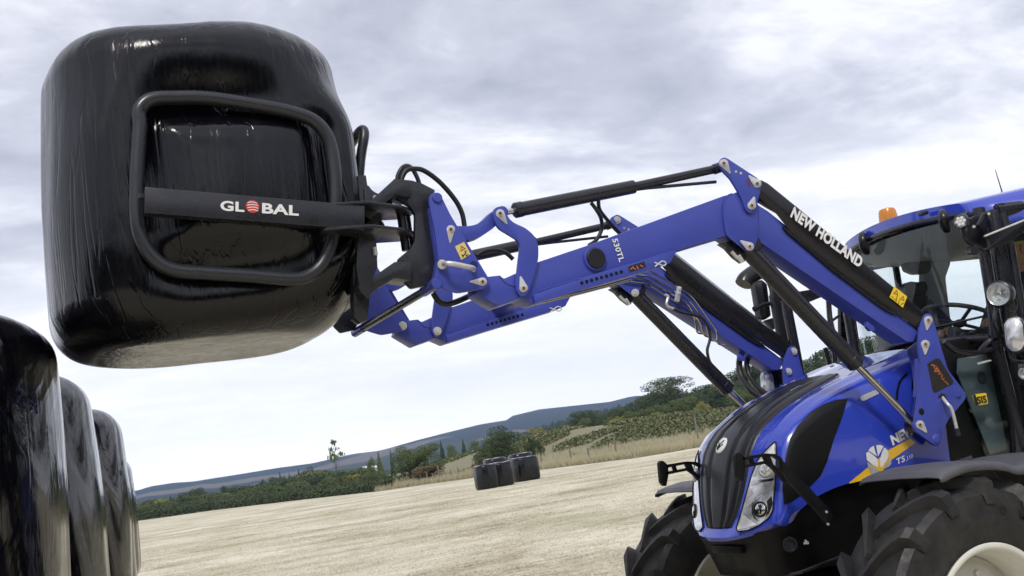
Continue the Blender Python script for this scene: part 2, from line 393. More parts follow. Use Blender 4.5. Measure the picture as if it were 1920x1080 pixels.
def make_tree(kind, seed):
    """unit tree: height 1, returned as (trunk mesh, crown mesh)"""
    global rng
    rng = np.random.default_rng(seed); R = random.Random(seed); tb = MB(); lobes = []
    if kind == 'round':
        for k in range(R.randint(17, 23)):
            a = R.uniform(0, 6.28); h = R.uniform(.13, .86); q = .31*math.sqrt(max(0, 1-((h-.44)/.48)**2))*R.uniform(.7, 1.12); s = R.uniform(.09, .16)
            lobes.append((q*math.cos(a), q*math.sin(a), h, s*1.15, s*1.15, s*.85))
        lobes.append((0, 0, .44, .27, .27, .36)); n = 8000; size = .024
    elif kind == 'spread':
        for k in range(34):
            a = R.uniform(0, 6.28); h = R.uniform(.68, .93); q = R.uniform(.1, .62)*(1.3-h*.55); s = R.uniform(.08, .14)
            lobes.append((q*math.cos(a), q*math.sin(a), h-.10*q, s*1.3, s*1.3, s*.62))
        for k in range(26):
            a = R.uniform(0, 6.28); h = R.uniform(.08, .58); q = R.uniform(.05, .62); s = R.uniform(.12, .18)
            lobes.append((q*math.cos(a), q*math.sin(a), h, s*1.3, s*1.3, s*.9))
        n = 13000; size = .024
    elif kind == 'bush':
        for k in range(9):
            a = R.uniform(0, 6.28); q = R.uniform(.1, .55); h = R.uniform(.2, .75); s = R.uniform(.2, .32)
            lobes.append((q*math.cos(a), q*math.sin(a), h*(1-.4*q), s*1.2, s*1.2, s*.8))
        n = 3600; size = .052
    elif kind == 'birch':
        for k in range(16):
            a = R.uniform(0, 6.28); h = R.uniform(.45, .98); q = R.uniform(.03, .22)*(1.4-h); lobes.append((q*math.cos(a)-.05, q*math.sin(a), h, .05, .05, .035))
        n = 230; size = .04
    elif kind == 'conifer':
        n = 1500; h = rng.uniform(0, 1, n)**1.25; z = .06+h*.94; a = rng.uniform(0, 6.283, n)
        rr = (1-h)*.22*(.55+.45*np.abs(np.sin(h*40+a*.7)))*rng.uniform(.3, 1.08, n)
        P = np.stack([rr*np.cos(a), rr*np.sin(a), z-rr*.25], 1); size = .05
    if kind != 'conifer': P = crown_points(n, lobes)
    P = P[P[:, 2] > .005]; cxy = np.median(P[:, :2], 0); P[:, :2] -= cxy*.8; q_ = np.percentile(np.hypot(P[:, 0], P[:, 1]), 93); sxy = .5/q_; P[:, :2] *= sxy; sz_ = .985/np.percentile(P[:, 2], 99.5); P[:, 2] *= sz_; size *= (sxy*sxy*sz_)**(1/3)
    lobes = [(l[0]*sxy, l[1]*sxy, l[2]*sz_)+tuple(l[3:]) for l in lobes]
    V = quads(P, size, .15); crown = np_mesh('crown', V, 4, [LEAF_D])
    r0 = {'bush': .02, 'birch': .011, 'conifer': .014}.get(kind, .026)
    tb.tube(smooth_path([(0, 0, 0), (.01, -.005, .3), (-.008, .01, .6), (0, 0, .82)], 4), [r0*(1-.8*i/12) for i in range(13)], 8)
    for l in lobes[:14]:
        z0 = max(.12, l[2]*.45); tb.tube([(0, 0, z0), (l[0]*.5, l[1]*.5, (z0+l[2])*.52), (l[0]*.95, l[1]*.95, l[2])], [r0*.5, r0*.32, r0*.1], 6)
    tm = bpy.data.meshes.new('trunk'); tm.from_pydata(tb.v, [], tb.f); tm.materials.append(BARK); tm.update()
    tm.polygons.foreach_set('use_smooth', [True]*len(tm.polygons))
    return tm, crown
TREES = {}
def tree_meshes(kind, variant, leaf):
    k = (kind, variant, leaf.name)
    if k not in TREES:
        b = (kind, variant)
        if b not in TREES: TREES[b] = make_tree(kind, variant*17+hash_kind(kind))
        tm, cr_ = TREES[b]; c2 = cr_.copy(); c2.materials.clear(); c2.materials.append(leaf); TREES[k] = (tm, c2)
    return TREES[k]
def hash_kind(k): return sum(ord(c) for c in k)
def place_tree(name, kind, variant, leaf, loc, h, wsc, rz, label, cat, group=None, tilt=0):
    tm, cm = tree_meshes(kind, variant, leaf)
    o = thing(name, loc, label, cat, group); o.scale = (h*wsc, h*wsc, h); o.rotation_euler = (tilt, 0, rz)
    for nm, me_ in (('trunk', tm), ('crown', cm)):
        c = bpy.data.objects.new(nm, me_); COL.objects.link(c); c.parent = o
    return o
def tree_px(name, kind, variant, leaf, px, base, top, dist, width, label, cat, group=None, rz=None, wz=1.0):
    """tree whose foot and top are seen at those heights in the photo at a given distance"""
    s = dist/FPX; h = (base-top)*s*.99
    z = (horizon(px)-base)*s*.988 + CAM.z
    loc = far(px, dist, z - .02)
    natural = 1.0
    return place_tree(name, kind, variant, leaf, loc, h, (width*s/h)/natural*wz, random.uniform(0, 6.28) if rz is None else rz, label, cat, group)

# hills: height field strips following the ridge line seen in the photograph
def ridge_mesh(name, pts, dist, depth, mat, label, foot=-8, ny=14, rough=1.0, back=.35):
    xs = np.linspace(pts[0][0], pts[-1][0], 170); ys = np.interp(xs, [p[0] for p in pts], [p[1] for p in pts]); vs = []; fs = []
    R = ny + 5
    for i, (px, py) in enumerate(zip(xs, ys)):
        H = (horizon(px)-py)*dist/FPX + CAM.z
        for j in range(R):
            if j < ny:
                t = j/(ny-1); dd = dist-depth*(1-t); z = foot + (H-foot)*(t**1.25)*(1 + .07*math.sin(px*.013+t*5)*(1-t)*rough)
                z += (noise.noise(Vector((px*.02, t*3, dist*.01)))*H*.09*rough)*(t*(1-t)*4)
            else:
                t = (j-ny+1)/5; dd = dist + depth*back*t; z = H*(1-t*t) + foot*t*t
            p = far(px, dd, z); vs.append(p)
    n = len(xs)
    for i in range(n-1):
        for j in range(R-1): fs.append((i*R+j, (i+1)*R+j, (i+1)*R+j+1, i*R+j+1))
    o = MB().add(vs, fs).build(name, mat, None, angle=80)
    return tag(o, label, None, None, 'structure')
def hill_material(name, ca, cb, cc, sc):
    m = bpy.data.materials.new(name); m.use_nodes = True; t = m.node_tree; b = t.nodes['Principled BSDF']; b.inputs['Roughness'].default_value = 1; b.inputs['Specular IOR Level'].default_value = 0
    g = N('ShaderNodeNewGeometry', t); vo = N('ShaderNodeTexVoronoi', t); vo.inputs['Scale'].default_value = sc; t.links.new(g.outputs['Position'], vo.inputs['Vector'])
    r = N('ShaderNodeValToRGB', t); r.color_ramp.interpolation = 'CONSTANT'; sp = N('ShaderNodeSeparateColor', t); t.links.new(vo.outputs['Color'], sp.inputs[0]); t.links.new(sp.outputs[0], r.inputs[0])
    r.color_ramp.elements[0].color = (*ca, 1); r.color_ramp.elements[1].position = .62; r.color_ramp.elements[1].color = (*cb, 1)
    e_ = r.color_ramp.elements.new(.90); e_.color = (*cc, 1)
    nz = noise_(g.outputs['Position'], sc*14, 5, .7, 0, t); mx = N('ShaderNodeMix', t, data_type='RGBA', blend_type='MULTIPLY'); mx.inputs[0].default_value = .8
    mr = N('ShaderNodeMapRange', t); t.links.new(nz, mr.inputs[0]); mr.inputs[3].default_value = .45; mr.inputs[4].default_value = 1.45
    t.links.new(r.outputs[0], mx.inputs[6]); t.links.new(mr.outputs[0], mx.inputs[7]); t.links.new(mx.outputs[2], b.inputs['Base Color'])
    return m
HILLM = hill_material('distant_hill', (.030, .045, .042), (.050, .066, .050), (.17, .15, .12), .0022)
MIDM = hill_material('wooded_slope', (.022, .038, .022), (.040, .055, .026), (.075, .085, .04), .006)
RIDGE = [(120, 935), (200, 928), (260, 923), (287, 915), (330, 908), (370, 905), (385, 902), (442, 893), (525, 879), (591, 870), (669, 852), (718, 846), (790, 826), (845, 812), (911, 796), (961, 788), (964, 782), (1022, 768), (1088, 761), (1154, 754), (1199, 743), (1260, 742), (1330, 735), (1400, 728), (1500, 722), (1700, 700), (1950, 690), (2300, 660)]
ridge_mesh('hills', RIDGE, 3600, 2300, HILLM, 'distant blue hills with forestry blocks along the skyline')
MID = [(a_, b_+(20 if a_ > 800 else 14)) for a_, b_ in [(120, 965), (265, 953), (400, 935), (520, 912), (640, 898), (760, 874), (860, 850), (965, 816), (1024, 795), (1075, 780), (1127, 766), (1196, 752), (1300, 738), (1400, 722), (1500, 705), (1700, 678), (1950, 660), (2300, 640)]]
ridge_mesh('wooded_hillside', MID, 900, 600, MIDM, 'dark wooded slope below the blue hills')
# far-off conifer forest standing on the wooded slope and the tree line on the far ridge
def forest(name, pts, dist, depth, n, h, label, mat, below=16):
    P = []; L = []
    for k in range(n):
        px = random.uniform(pts[0][0], pts[-1][0]); t = random.random()**.7; py = float(np.interp(px, [p[0] for p in pts], [p[1] for p in pts]))
        H = (horizon(px)-py)*dist/FPX + CAM.z; tt = 1-(1-t)*.42; dd = dist-depth*(1-tt); z = -8 + (H+8)*tt**1.25
        hh = h*random.uniform(.6, 1.2); b = far(px, dd, z-1)
        for q in range(3):
            a = random.uniform(0, 6.28); r = hh*.2; dx, dy = math.cos(a)*r, math.sin(a)*r
            P += [(b.x-dx, b.y-dy, b.z), (b.x+dx, b.y+dy, b.z), (b.x+dx*.5, b.y+dy*.5, b.z+hh*.55), (b.x+random.uniform(-.1, .1)*hh, b.y, b.z+hh)]
    me = np_mesh(name, np.array(P), 4, [mat]); tag(link(name, me), label, 'forest', None, 'stuff')
forest('conifer_forest', [p for p in MID if p[0] >= 800], 900, 600, 6500, 8.5, 'far-off dark conifer forest covering the slope under the hills', LEAF_C)
forest('valley_woodland', [p for p in MID if p[0] <= 1000], 900, 600, 3000, 6.5, 'far-off mixed woodland in the valley left of the bales', LEAF_D)

# the bank beyond the field, right of the hedge
EDGE = [(265, 976), (400, 957), (560, 938), (712, 921), (800, 908), (900, 894), (1020, 880), (1100, 870), (1180, 860), (1250, 849), (1312, 838), (1400, 824), (1600, 795), (2000, 740)]
def edge_point(px):
    py = float(np.interp(px, [p[0] for p in EDGE], [p[1] for p in EDGE])); return at(px, py, z=0)
BTOP = [(690, 905), (760, 886), (850, 862), (930, 838), (1000, 818), (1060, 808), (1120, 800), (1200, 788), (1290, 777), (1372, 768), (1480, 756), (1700, 735), (2000, 700)]
def bank_point(px, t):
    """t 0 at the field edge, 1 on the crest"""
    e_ = edge_point(px); d0 = math.hypot(e_.x-CAM.x, e_.y-CAM.y); d1 = d0 + 34
    zt = (horizon(px)-float(np.interp(px, [p[0] for p in BTOP], [p[1] for p in BTOP])))*d1/FPX*.99 + CAM.z
    d = d0 + 34*t; s = t*t*(3-2*t) if t <= 1 else 1-(t-1)*.6
    z = zt*s + noise.noise(Vector((px*.02, t*2.3, 5)))*.40*min(1, t*2)*(1.15-min(t, 1)) + .01
    return far(px, d, z)
vs = []; fs = []; xs = np.linspace(690, 2100, 150); J = 26
for px in xs:
    for j in range(J): vs.append(bank_point(px, -.02 + 1.9*j/(J-1)))
for i in range(len(xs)-1):
    for j in range(J-1): fs.append((i*J+j, (i+1)*J+j, (i+1)*J+j+1, i*J+j+1))
tag(MB().add(vs, fs).build('bank', BANKM, None, angle=80), 'rough scrubby bank rising behind the fence', None, None, 'structure')

def blades(P, h, wd, lean=.35):
    n = len(P); a = rng.uniform(0, 6.283, n); d = np.stack([np.cos(a), np.sin(a), np.zeros(n)], 1); hh = h*rng.uniform(.45, 1.25, n)
    l = rng.normal(size=(n, 3))*lean; l[:, 2] = 1; l *= hh[:, None]
    return np.stack([P-d*wd*.5, P+d*wd*.5, P+l], 1).reshape(-1, 3)
rng = np.random.default_rng(5)
# tall grass along the foot of the bank
n = 42000; pxs = rng.uniform(700, 1420, n); ts = rng.uniform(0, 1, n)**1.8*.34 - .01
P = np.array([tuple(bank_point(a, t)) for a, t in zip(pxs, ts)]); P[:, 2] -= .05
me = np_mesh('tall_grass', blades(P, .62, .05, .25), 3, [STRAW]); tag(link('tall_grass', me), 'tall dry grass along the fence at the edge of the field', 'grass', None, 'stuff')
n = 60000; pxs = rng.uniform(700, 1450, n); ts = rng.uniform(.25, 1.1, n)
P = np.array([tuple(bank_point(a, t)) for a, t in zip(pxs, ts)]); keep = np.array([noise.noise(Vector((p[0]*.12, p[1]*.12, 1))) > -.08 for p in P]); P = P[keep]
P[:, 2] += rng.uniform(0, .3, len(P)); me = np_mesh('bank_scrub', quads(P, .22, .2), 4, [LEAF_M, BANKM, LEAF_D, LEAF_B], rng.choice(4, len(P), p=[.34, .30, .24, .12]))
tag(link('bank_scrub', me), 'low heather and bramble scrub covering the bank', 'scrub', None, 'stuff')
# low dark hedge at the left end of the field
n = 80000; pxs = rng.uniform(180, 735, n); P = []
for a in pxs:
    e_ = edge_point(max(a, 265)) if a >= 265 else at(a, 976+(265-a)*.14, z=0); d0 = math.hypot(e_.x-CAM.x, e_.y-CAM.y)
    q = random.random(); hh = (1.15+.45*noise.noise(Vector((a*.03, 0, 0))))*d0/130.0
    p = far(a, d0+q*9.0, 0); p.z = random.random()**.6*hh*(.75+.5*q); P.append(tuple(p))
me = np_mesh('hedge', quads(np.array(P), .24, .2), 4, [HEDGE]); tag(link('hedge', me), 'long low dark green hedge along the left edge of the field', 'hedge', None, 'stuff')

# stubble and loose hay on the field in front of the camera
n = 420000; ang = rng.uniform(rad(-133), rad(-84), n)
dist = 11.0*(70/11.0)**(rng.uniform(0, 1, n)**.9)
P = np.stack([CAM.x+np.cos(ang)*dist, CAM.y+np.sin(ang)*dist, np.zeros(n)-.003], 1)
keep = ~((P[:, 0] < 1.0) & (P[:, 0] > -3.5) & (np.abs(P[:, 1]) < 1.2)); P = P[keep]; dist = dist[keep]
clump = np.array([noise.noise(Vector((p[0]*.5, p[1]*1.1, 0)))+.5*noise.noise(Vector((p[0]*3, p[1]*3, 4))) for p in P]); keep = clump + rng.uniform(-.7, .7, len(P)) > -.1; P = P[keep]; dist = dist[keep]
V = blades(P, .032, .0, 1.2).reshape(-1, 3, 3); n = len(P); a = rng.uniform(0, 6.283, n); wd = (.0022+dist*.00016)
V[:, 2, 2] = np.abs(V[:, 2, 2])*.8
d = np.stack([np.cos(a), np.sin(a), np.zeros(n)], 1)*wd[:, None]; V[:, 0] -= d; V[:, 1] += d
STUB = ground_material('loose_straw', True)
tag(link('straw_stubble', np_mesh('straw_stubble', V.reshape(-1, 3), 3, [STUB])), 'short pale stubble and loose hay over the mown field', 'stubble', None, 'stuff')

# fence posts
POST = material('weathered_post', (.20, .17, .14), .9, bump=.01, bscale=20)
for i, (px, base, top, lab) in enumerate([(787, 901, 887, 'leftmost thin grey fence post beside the brown gorse left of the bales'), (799, 899, 885, 'thin grey fence post second from the left beside the brown gorse'), (809, 897, 884, 'thin grey fence post third from the left beside the brown gorse'),
        (821, 893, 868, 'taller grey fence post in front of the brown gorse'), (843, 890, 875, 'thin fence post just right of the tallest post'), (857, 888, 871, 'stout pale fence post left of the black bale group'), (891, 884, 866, 'fence post next to the left end of the black bale group'),
        (1067, 872, 848, 'fence post right of the black bale group'), (1151, 862, 826, 'brown fence post right of the green bush on the bank'), (1305, 836, 787, 'tall brown fence post nearest the blue bonnet'), (1012, 876, 856, 'low fence post just behind the right end of the black bale group'), (1100, 864, 842, 'fence post on the left of the ragged green bush')]):
    e_ = edge_point(px); d0 = math.hypot(e_.x-CAM.x, e_.y-CAM.y)+1.5; h = (base-top)*d0/FPX+.25; p = far(px, d0, 0)
    o = MB().tube([p-Vector((0, 0, .3)), p+Vector((.02, 0, h*.5)), p+Vector((.03, .02, h))], [.075, .07, .06], 8).build('fence_post', POST, None)
    tag(o, lab, 'fence post', 'posts of the fence at the field edge')

# single trees that can be told apart in the photograph
T = tree_px
T('oak_tree', 'spread', 1, LEAF_D, 1264, 772, 708, 240, 112, 'large spreading dark tree with open flat crown on the skyline', 'tree', rz=.5)
T('dark_tree', 'round', 2, LEAF_D, 938, 872, 800, 99, 88, 'broad dark green tree behind the group of black bales', 'tree')
T('round_shrub', 'round', 3, LEAF_D, 1002, 864, 822, 100, 34, 'small round dark tree just right of the broad dark tree', 'tree')
T('bushy_tree', 'round', 4, LEAF_M, 768, 897, 837, 111, 66, 'dense green bushy tree left of the bale group, left half of a pair', 'tree')
T('bushy_tree', 'round', 5, LEAF_M, 800, 894, 834, 110, 62, 'dense green bushy tree left of the bale group, right half of a pair', 'tree')
T('dark_tree', 'round', 1, LEAF_D, 1106, 806, 769, 230, 66, 'dark dome shaped tree on the slope left of the skyline tree', 'tree')
T('green_bush', 'bush', 1, LEAF_D, 1117, 841, 817, 112, 34, 'small dark round bush on the bank right of the bales', 'bush')
T('ragged_bush', 'bush', 2, LEAF_M, 1100, 872, 838, 98, 44, 'ragged green bush among the tall grass at the field edge', 'bush')
T('gorse_bush', 'bush', 3, LEAF_B, 800, 899, 872, 107, 66, 'brown gorse bush behind the thin fence posts', 'bush')
T('gorse_bush', 'bush', 4, LEAF_B, 912, 880, 850, 99, 56, 'brown gorse bush under the broad dark tree', 'bush')
T('birch_tree', 'birch', 2, LEAF_M, 633, 900, 827, 200, 34, 'thin sparse birch rising alone above the hedge line', 'tree', rz=1.0)
for px, top, dd, wd, lf, lab in [(1010, 801, 190, 26, LEAF_Y, 'yellow tinged young tree left of the yellow shrub'), (1067, 797, 200, 13, LEAF_Y, 'small bright yellow shrub on the slope'), (1020, 806, 190, 22, LEAF_Y, 'pale yellow green sapling at the foot of the dark slope'),
        (1150, 786, 195, 24, LEAF_Y, 'yellow green sapling right of the dome shaped tree'), (1165, 780, 200, 22, LEAF_Y, 'taller yellow green sapling right of the dome shaped tree'), (1251, 777, 190, 20, LEAF_Y, 'yellow sapling under the skyline tree'), (1322, 753, 190, 26, LEAF_Y, 'pale yellow green tree right of the skyline tree'), (1232, 774, 185, 24, LEAF_Y, 'yellow green shrub left under the skyline tree')]:
    T('young_tree', 'round', random.randint(1, 5), lf, px, float(np.interp(px, [p[0] for p in BTOP], [p[1] for p in BTOP]))+8, top, dd, wd, lab, 'young tree')
G1 = 'trees in the wood on the right slope'
for k in range(96):
    px = 1085 + (1760-1085)*((k*.618034) % 1.0); row = k % 3
    line = float(np.interp(px, [1085, 1150, 1205, 1230, 1300, 1345, 1380, 1430, 1520, 1600, 1700, 1770], [790, 772, 756, 744, 733, 732, 708, 692, 684, 656, 634, 618]))
    crest = float(np.interp(px, [p[0] for p in BTOP], [p[1] for p in BTOP])); base = crest + 8
    top = line - 5 + (0, .28, .5)[row]*(crest-line) + random.uniform(-6, 5); dd = (300, 240, 195)[row]
    if px < 1150: top = max(top, 783)
    conif = random.random() < .22
    T('wood_tree', 'conifer' if conif else 'round', random.randint(1, 3) if conif else random.randint(1, 6), LEAF_C if conif else (LEAF_D, LEAF_D, LEAF_M)[row], px, base, top, dd, max(16, (base-top)*(.5 if conif else 1.1))*random.uniform(.9, 1.3), ('dark green tree in the back row of the wood beyond the bonnet', 'green tree in the middle row of the wood beyond the bonnet', 'lighter green tree at the front of the wood beyond the bonnet')[row], 'tree', G1 + (' at the back', ' in the middle', ' at the front')[row])
for px, base, top, wd, knd, lf, dd, lab in [
    (368, 957, 917, 34, 'round', LEAF_D, 300, 'tall dark tree left of the pair above the hedge'), (350, 955, 930, 26, 'round', LEAF_M, 290, 'low green tree left of the tall dark tree'), (400, 951, 925, 28, 'round', LEAF_D, 290, 'dark tree between the two tallest above the hedge'),
    (429, 948, 911, 27, 'round', LEAF_D, 290, 'darkest upright tree above the middle of the hedge'), (458, 938, 912, 24, 'round', LEAF_D, 330, 'round dark tree right of the darkest upright one'), (321, 953, 931, 9, 'conifer', LEAF_C, 330, 'small pointed conifer near the stacked bales'),
    (337, 955, 932, 16, 'round', LEAF_D, 330, 'small dark tree right of the pointed conifer'), (288, 962, 939, 20, 'round', LEAF_D, 320, 'small dark tree nearest the stacked bales'), (305, 960, 942, 18, 'bush', LEAF_M, 300, 'low green bush beside the small dark tree near the stacked bales'),
    (495, 925, 900, 15, 'conifer', LEAF_C, 420, 'dark pointed conifer left of the round treetop'), (515, 924, 895, 22, 'round', LEAF_D, 420, 'round dark treetop in the middle distance'), (528, 915, 887, 8, 'conifer', LEAF_C, 520, 'slim conifer at the left of the tall group'),
    (545, 912, 889, 9, 'conifer', LEAF_C, 520, 'slim conifer second in the tall group'), (563, 910, 881, 10, 'conifer', LEAF_C, 520, 'tallest slim conifer in the middle distance'), (580, 908, 877, 28, 'round', LEAF_D, 500, 'broad dark tree right of the slim conifers'),
    (600, 903, 882, 20, 'round', LEAF_D, 500, 'dark tree left of the sparse birch'), (545, 916, 897, 26, 'round', LEAF_D, 480, 'low dark tree under the slim conifers'),
    (698, 893, 858, 17, 'round', LEAF_M, 200, 'pale green tree left of the bushy pair'), (714, 890, 848, 14, 'conifer', LEAF_M, 200, 'taller pale green tree left of the bushy pair'), (737, 892, 846, 10, 'conifer', LEAF_C, 200, 'dark narrow tree touching the bushy pair'),
    (832, 868, 828, 13, 'conifer', LEAF_C, 210, 'dark pointed tree between the bushy pair and the broad dark tree'), (850, 866, 834, 20, 'round', LEAF_M, 210, 'green tree right of the dark pointed tree'), (873, 860, 824, 12, 'conifer', LEAF_D, 215, 'pointed tree left behind the broad dark tree'), (892, 858, 826, 22, 'round', LEAF_M, 215, 'green tree half hidden behind the broad dark tree')]:
    T('conifer_tree' if knd == 'conifer' else ('green_bush' if knd == 'bush' else 'broadleaf_tree'), knd, random.randint(1, 3) if knd != 'round' else random.randint(1, 6), lf, px, base+4, top, dd, wd, lab, 'tree' if knd != 'bush' else 'bush')
for k in range(100):
    px = 275 + 430*((k*.618034) % 1.0); row = k % 3; e_y = float(np.interp(px, [p[0] for p in EDGE], [p[1] for p in EDGE]))
    base = e_y - 8; hgt = random.uniform(13, 25)*(.8 if px < 470 else 1.15) + row*4 + (8 if px > 560 else 0)*row*.5
    T('scrub_bush', 'bush', random.randint(1, 6), (LEAF_M, LEAF_D, LEAF_M)[row] if random.random() < .95 else LEAF_Y, px, base, base-hgt, (205, 240, 280)[row], hgt*1.9, ('green bush in the front row behind the hedge', 'darker green bush in the middle row behind the hedge', 'green bush in the back row behind the hedge')[row], 'bush', ('bushes in the front row behind the hedge', 'bushes in the middle row behind the hedge', 'bushes in the back row behind the hedge')[row])
for k in range(62):
    px = 270 + 400*((k*.618034) % 1.0); top = float(np.interp(px, [270, 320, 368, 400, 430, 470, 520, 560, 600, 670], [945, 934, 922, 926, 916, 914, 898, 890, 886, 884]))+random.uniform(-3, 9)
    e_y = float(np.interp(px, [p[0] for p in EDGE], [p[1] for p in EDGE])); base = e_y-14; dd = 330+(k % 4)*45
    T('broadleaf_tree', 'conifer' if k % 6 == 0 else 'round', random.randint(1, 3), LEAF_C if k % 6 == 0 else LEAF_D, px, base, top, dd, (9 if k % 6 == 0 else max(20, (base-top)*.95)), 'dark tree in the belt between the hedge and the valley', 'tree', 'dark trees in the belt beyond the hedge')
# dark wood on the photographer's side of the field; it is what the shiny film and paint mirror
P = []; S_z = []
for k in range(150):
    a = rad(-12) + rad(196)*k/150 + random.uniform(-.02, .02); dd = random.uniform(27, 36); hh = random.uniform(6.5, 11)
    b = Vector((CAM.x+math.cos(a)*dd, CAM.y+math.sin(a)*dd, 0)); q = rng.normal(size=(230, 3)); q /= np.linalg.norm(q, axis=1)[:, None]; q *= rng.uniform(.6, 1, (230, 1))
    P.append(q*np.array([1.9, 1.9, hh*.5]) + np.array([b.x, b.y, hh*.5]))
P = np.concatenate(P); P = P[P[:, 2] > .1]; tag(link('wood', np_mesh('wood', quads(P, 1.1, .1), 4, [LEAF_D])), 'dark wood along the near side of the field', 'wood', None, 'stuff')
# small white farm shed far away
p = far(694, 300, 0); z = (horizon(694)-884)*300/FPX + CAM.z
shed = thing('farm_shed', (p.x, p.y, z-1.2), 'tiny white roofed farm shed among the far trees', 'shed')
Rz = Matrix.Rotation(rad(20), 3, 'Z')
MB().box((p.x, p.y, z-.2), (3.4, 2.4, 2.0), Rz).build('wall', material('shed_wall', (.45, .43, .40), .8), shed)
mb = MB(); c = Vector((p.x, p.y, z+.8)); Q = [c + Rz @ Vector(v) for v in ((-1.9, -1.4, 0), (-1.9, 1.4, 0), (-1.9, 0, .7))]
mb.prism(Q, Rz @ Vector((3.8, 0, 0))).build('roof', material('shed_roof', (.8, .8, .8), .6), shed)

# ==================================================================== WRAPPED BALES
def film_material(name, streak=1.0, lump=.006):
    m = bpy.data.materials.new(name); m.use_nodes = True; t = m.node_tree; b = t.nodes['Principled BSDF']
    b.inputs['Base Color'].default_value = (.011, .011, .014, 1); b.inputs['Specular IOR Level'].default_value = .45 if lump < .01 else .46
    b.inputs['Coat Weight'].default_value = .0; b.inputs['Coat Roughness'].default_value = .07
    g = N('ShaderNodeTexCoord', t); pos = g.outputs['Object']
    def st(sc): n = N('ShaderNodeMapping', t); n.inputs['Scale'].default_value = sc; t.links.new(pos, n.inputs[0]); return n.outputs[0]
    fine = noise_(st((52, 52, 1.3)), 1, 5, .65, .3, t)      # stretched film lines running up the bale
    wr = N('ShaderNodeTexNoise', t); t.links.new(st((11, 11, .9)), wr.inputs['Vector']); wr.inputs['Scale'].default_value = 1; wr.inputs['Detail'].default_value = 3; wr.inputs['Distortion'].default_value = .25
    rid = math_('SUBTRACT', 1.0, math_('ABSOLUTE', math_('MULTIPLY', math_('SUBTRACT', wr.outputs[0], .47, t), 34, t), None, t), t, True)
    lum = noise_(st((3.2, 3.2, 2.6) if lump < .01 else (2.4, 2.4, 1.5)), 1, 3 if lump < .01 else 4, .5, .2 if lump < .01 else .9, t)
    mic = noise_(st((60, 60, 40)), 1, 3, .6, 0, t)
    h = math_('ADD', math_('MULTIPLY', fine, .0020*streak, t), math_('MULTIPLY', rid, -.0013*streak, t), t)
    h = math_('ADD', h, math_('MULTIPLY', lum, lump, t), t); h = math_('ADD', h, math_('MULTIPLY', mic, .0003, t), t)
    bp = N('ShaderNodeBump', t); bp.inputs['Distance'].default_value = 1; bp.inputs['Strength'].default_value = .8; t.links.new(h, bp.inputs['Height']); t.links.new(bp.outputs[0], b.inputs['Normal'])
    bp2 = N('ShaderNodeBump', t); bp2.inputs['Distance'].default_value = 1; bp2.inputs['Strength'].default_value = .35; t.links.new(h, bp2.inputs['Height']); t.links.new(bp2.outputs[0], b.inputs['Coat Normal'])
    rg = noise_(st((7, 7, 1.6)), 1, 5, .7, .6, t); mr = N('ShaderNodeMapRange', t); t.links.new(rg, mr.inputs[0]); mr.inputs[1].default_value = .35; mr.inputs[2].default_value = .65; mr.inputs[3].default_value = .05 if lump < .01 else .025; mr.inputs[4].default_value = .19 if lump < .01 else .12
    t.links.new(mr.outputs[0], b.inputs['Roughness'])
    if lump > .01:
        mk = noise_(st((3.2, 3.2, .75)), 1, 6, .62, 1.2, t); mm = N('ShaderNodeMapRange', t); t.links.new(mk, mm.inputs[0]); mm.inputs[1].default_value = .46; mm.inputs[2].default_value = .54; mm.inputs[3].default_value = .06; mm.inputs[4].default_value = .75
        t.links.new(mm.outputs[0], b.inputs['Specular IOR Level'])
    # dusty smears on the film
    du = noise_(st((5, 5, 3)), 1, 6, .7, .8, t); md = N('ShaderNodeMapRange', t); t.links.new(du, md.inputs[0]); md.inputs[1].default_value = .56; md.inputs[2].default_value = .80; md.inputs[4].default_value = .22
    mx = N('ShaderNodeMix', t, data_type='RGBA'); t.links.new(md.outputs[0], mx.inputs[0]); mx.inputs[6].default_value = (.003, .003, .005, 1); mx.inputs[7].default_value = (.030, .030, .036, 1)
    t.links.new(mx.outputs[2], b.inputs['Base Color'])
    return m
FILM = film_material('black_bale_film'); FILM2 = film_material('black_bale_film_loose', .35, .030)
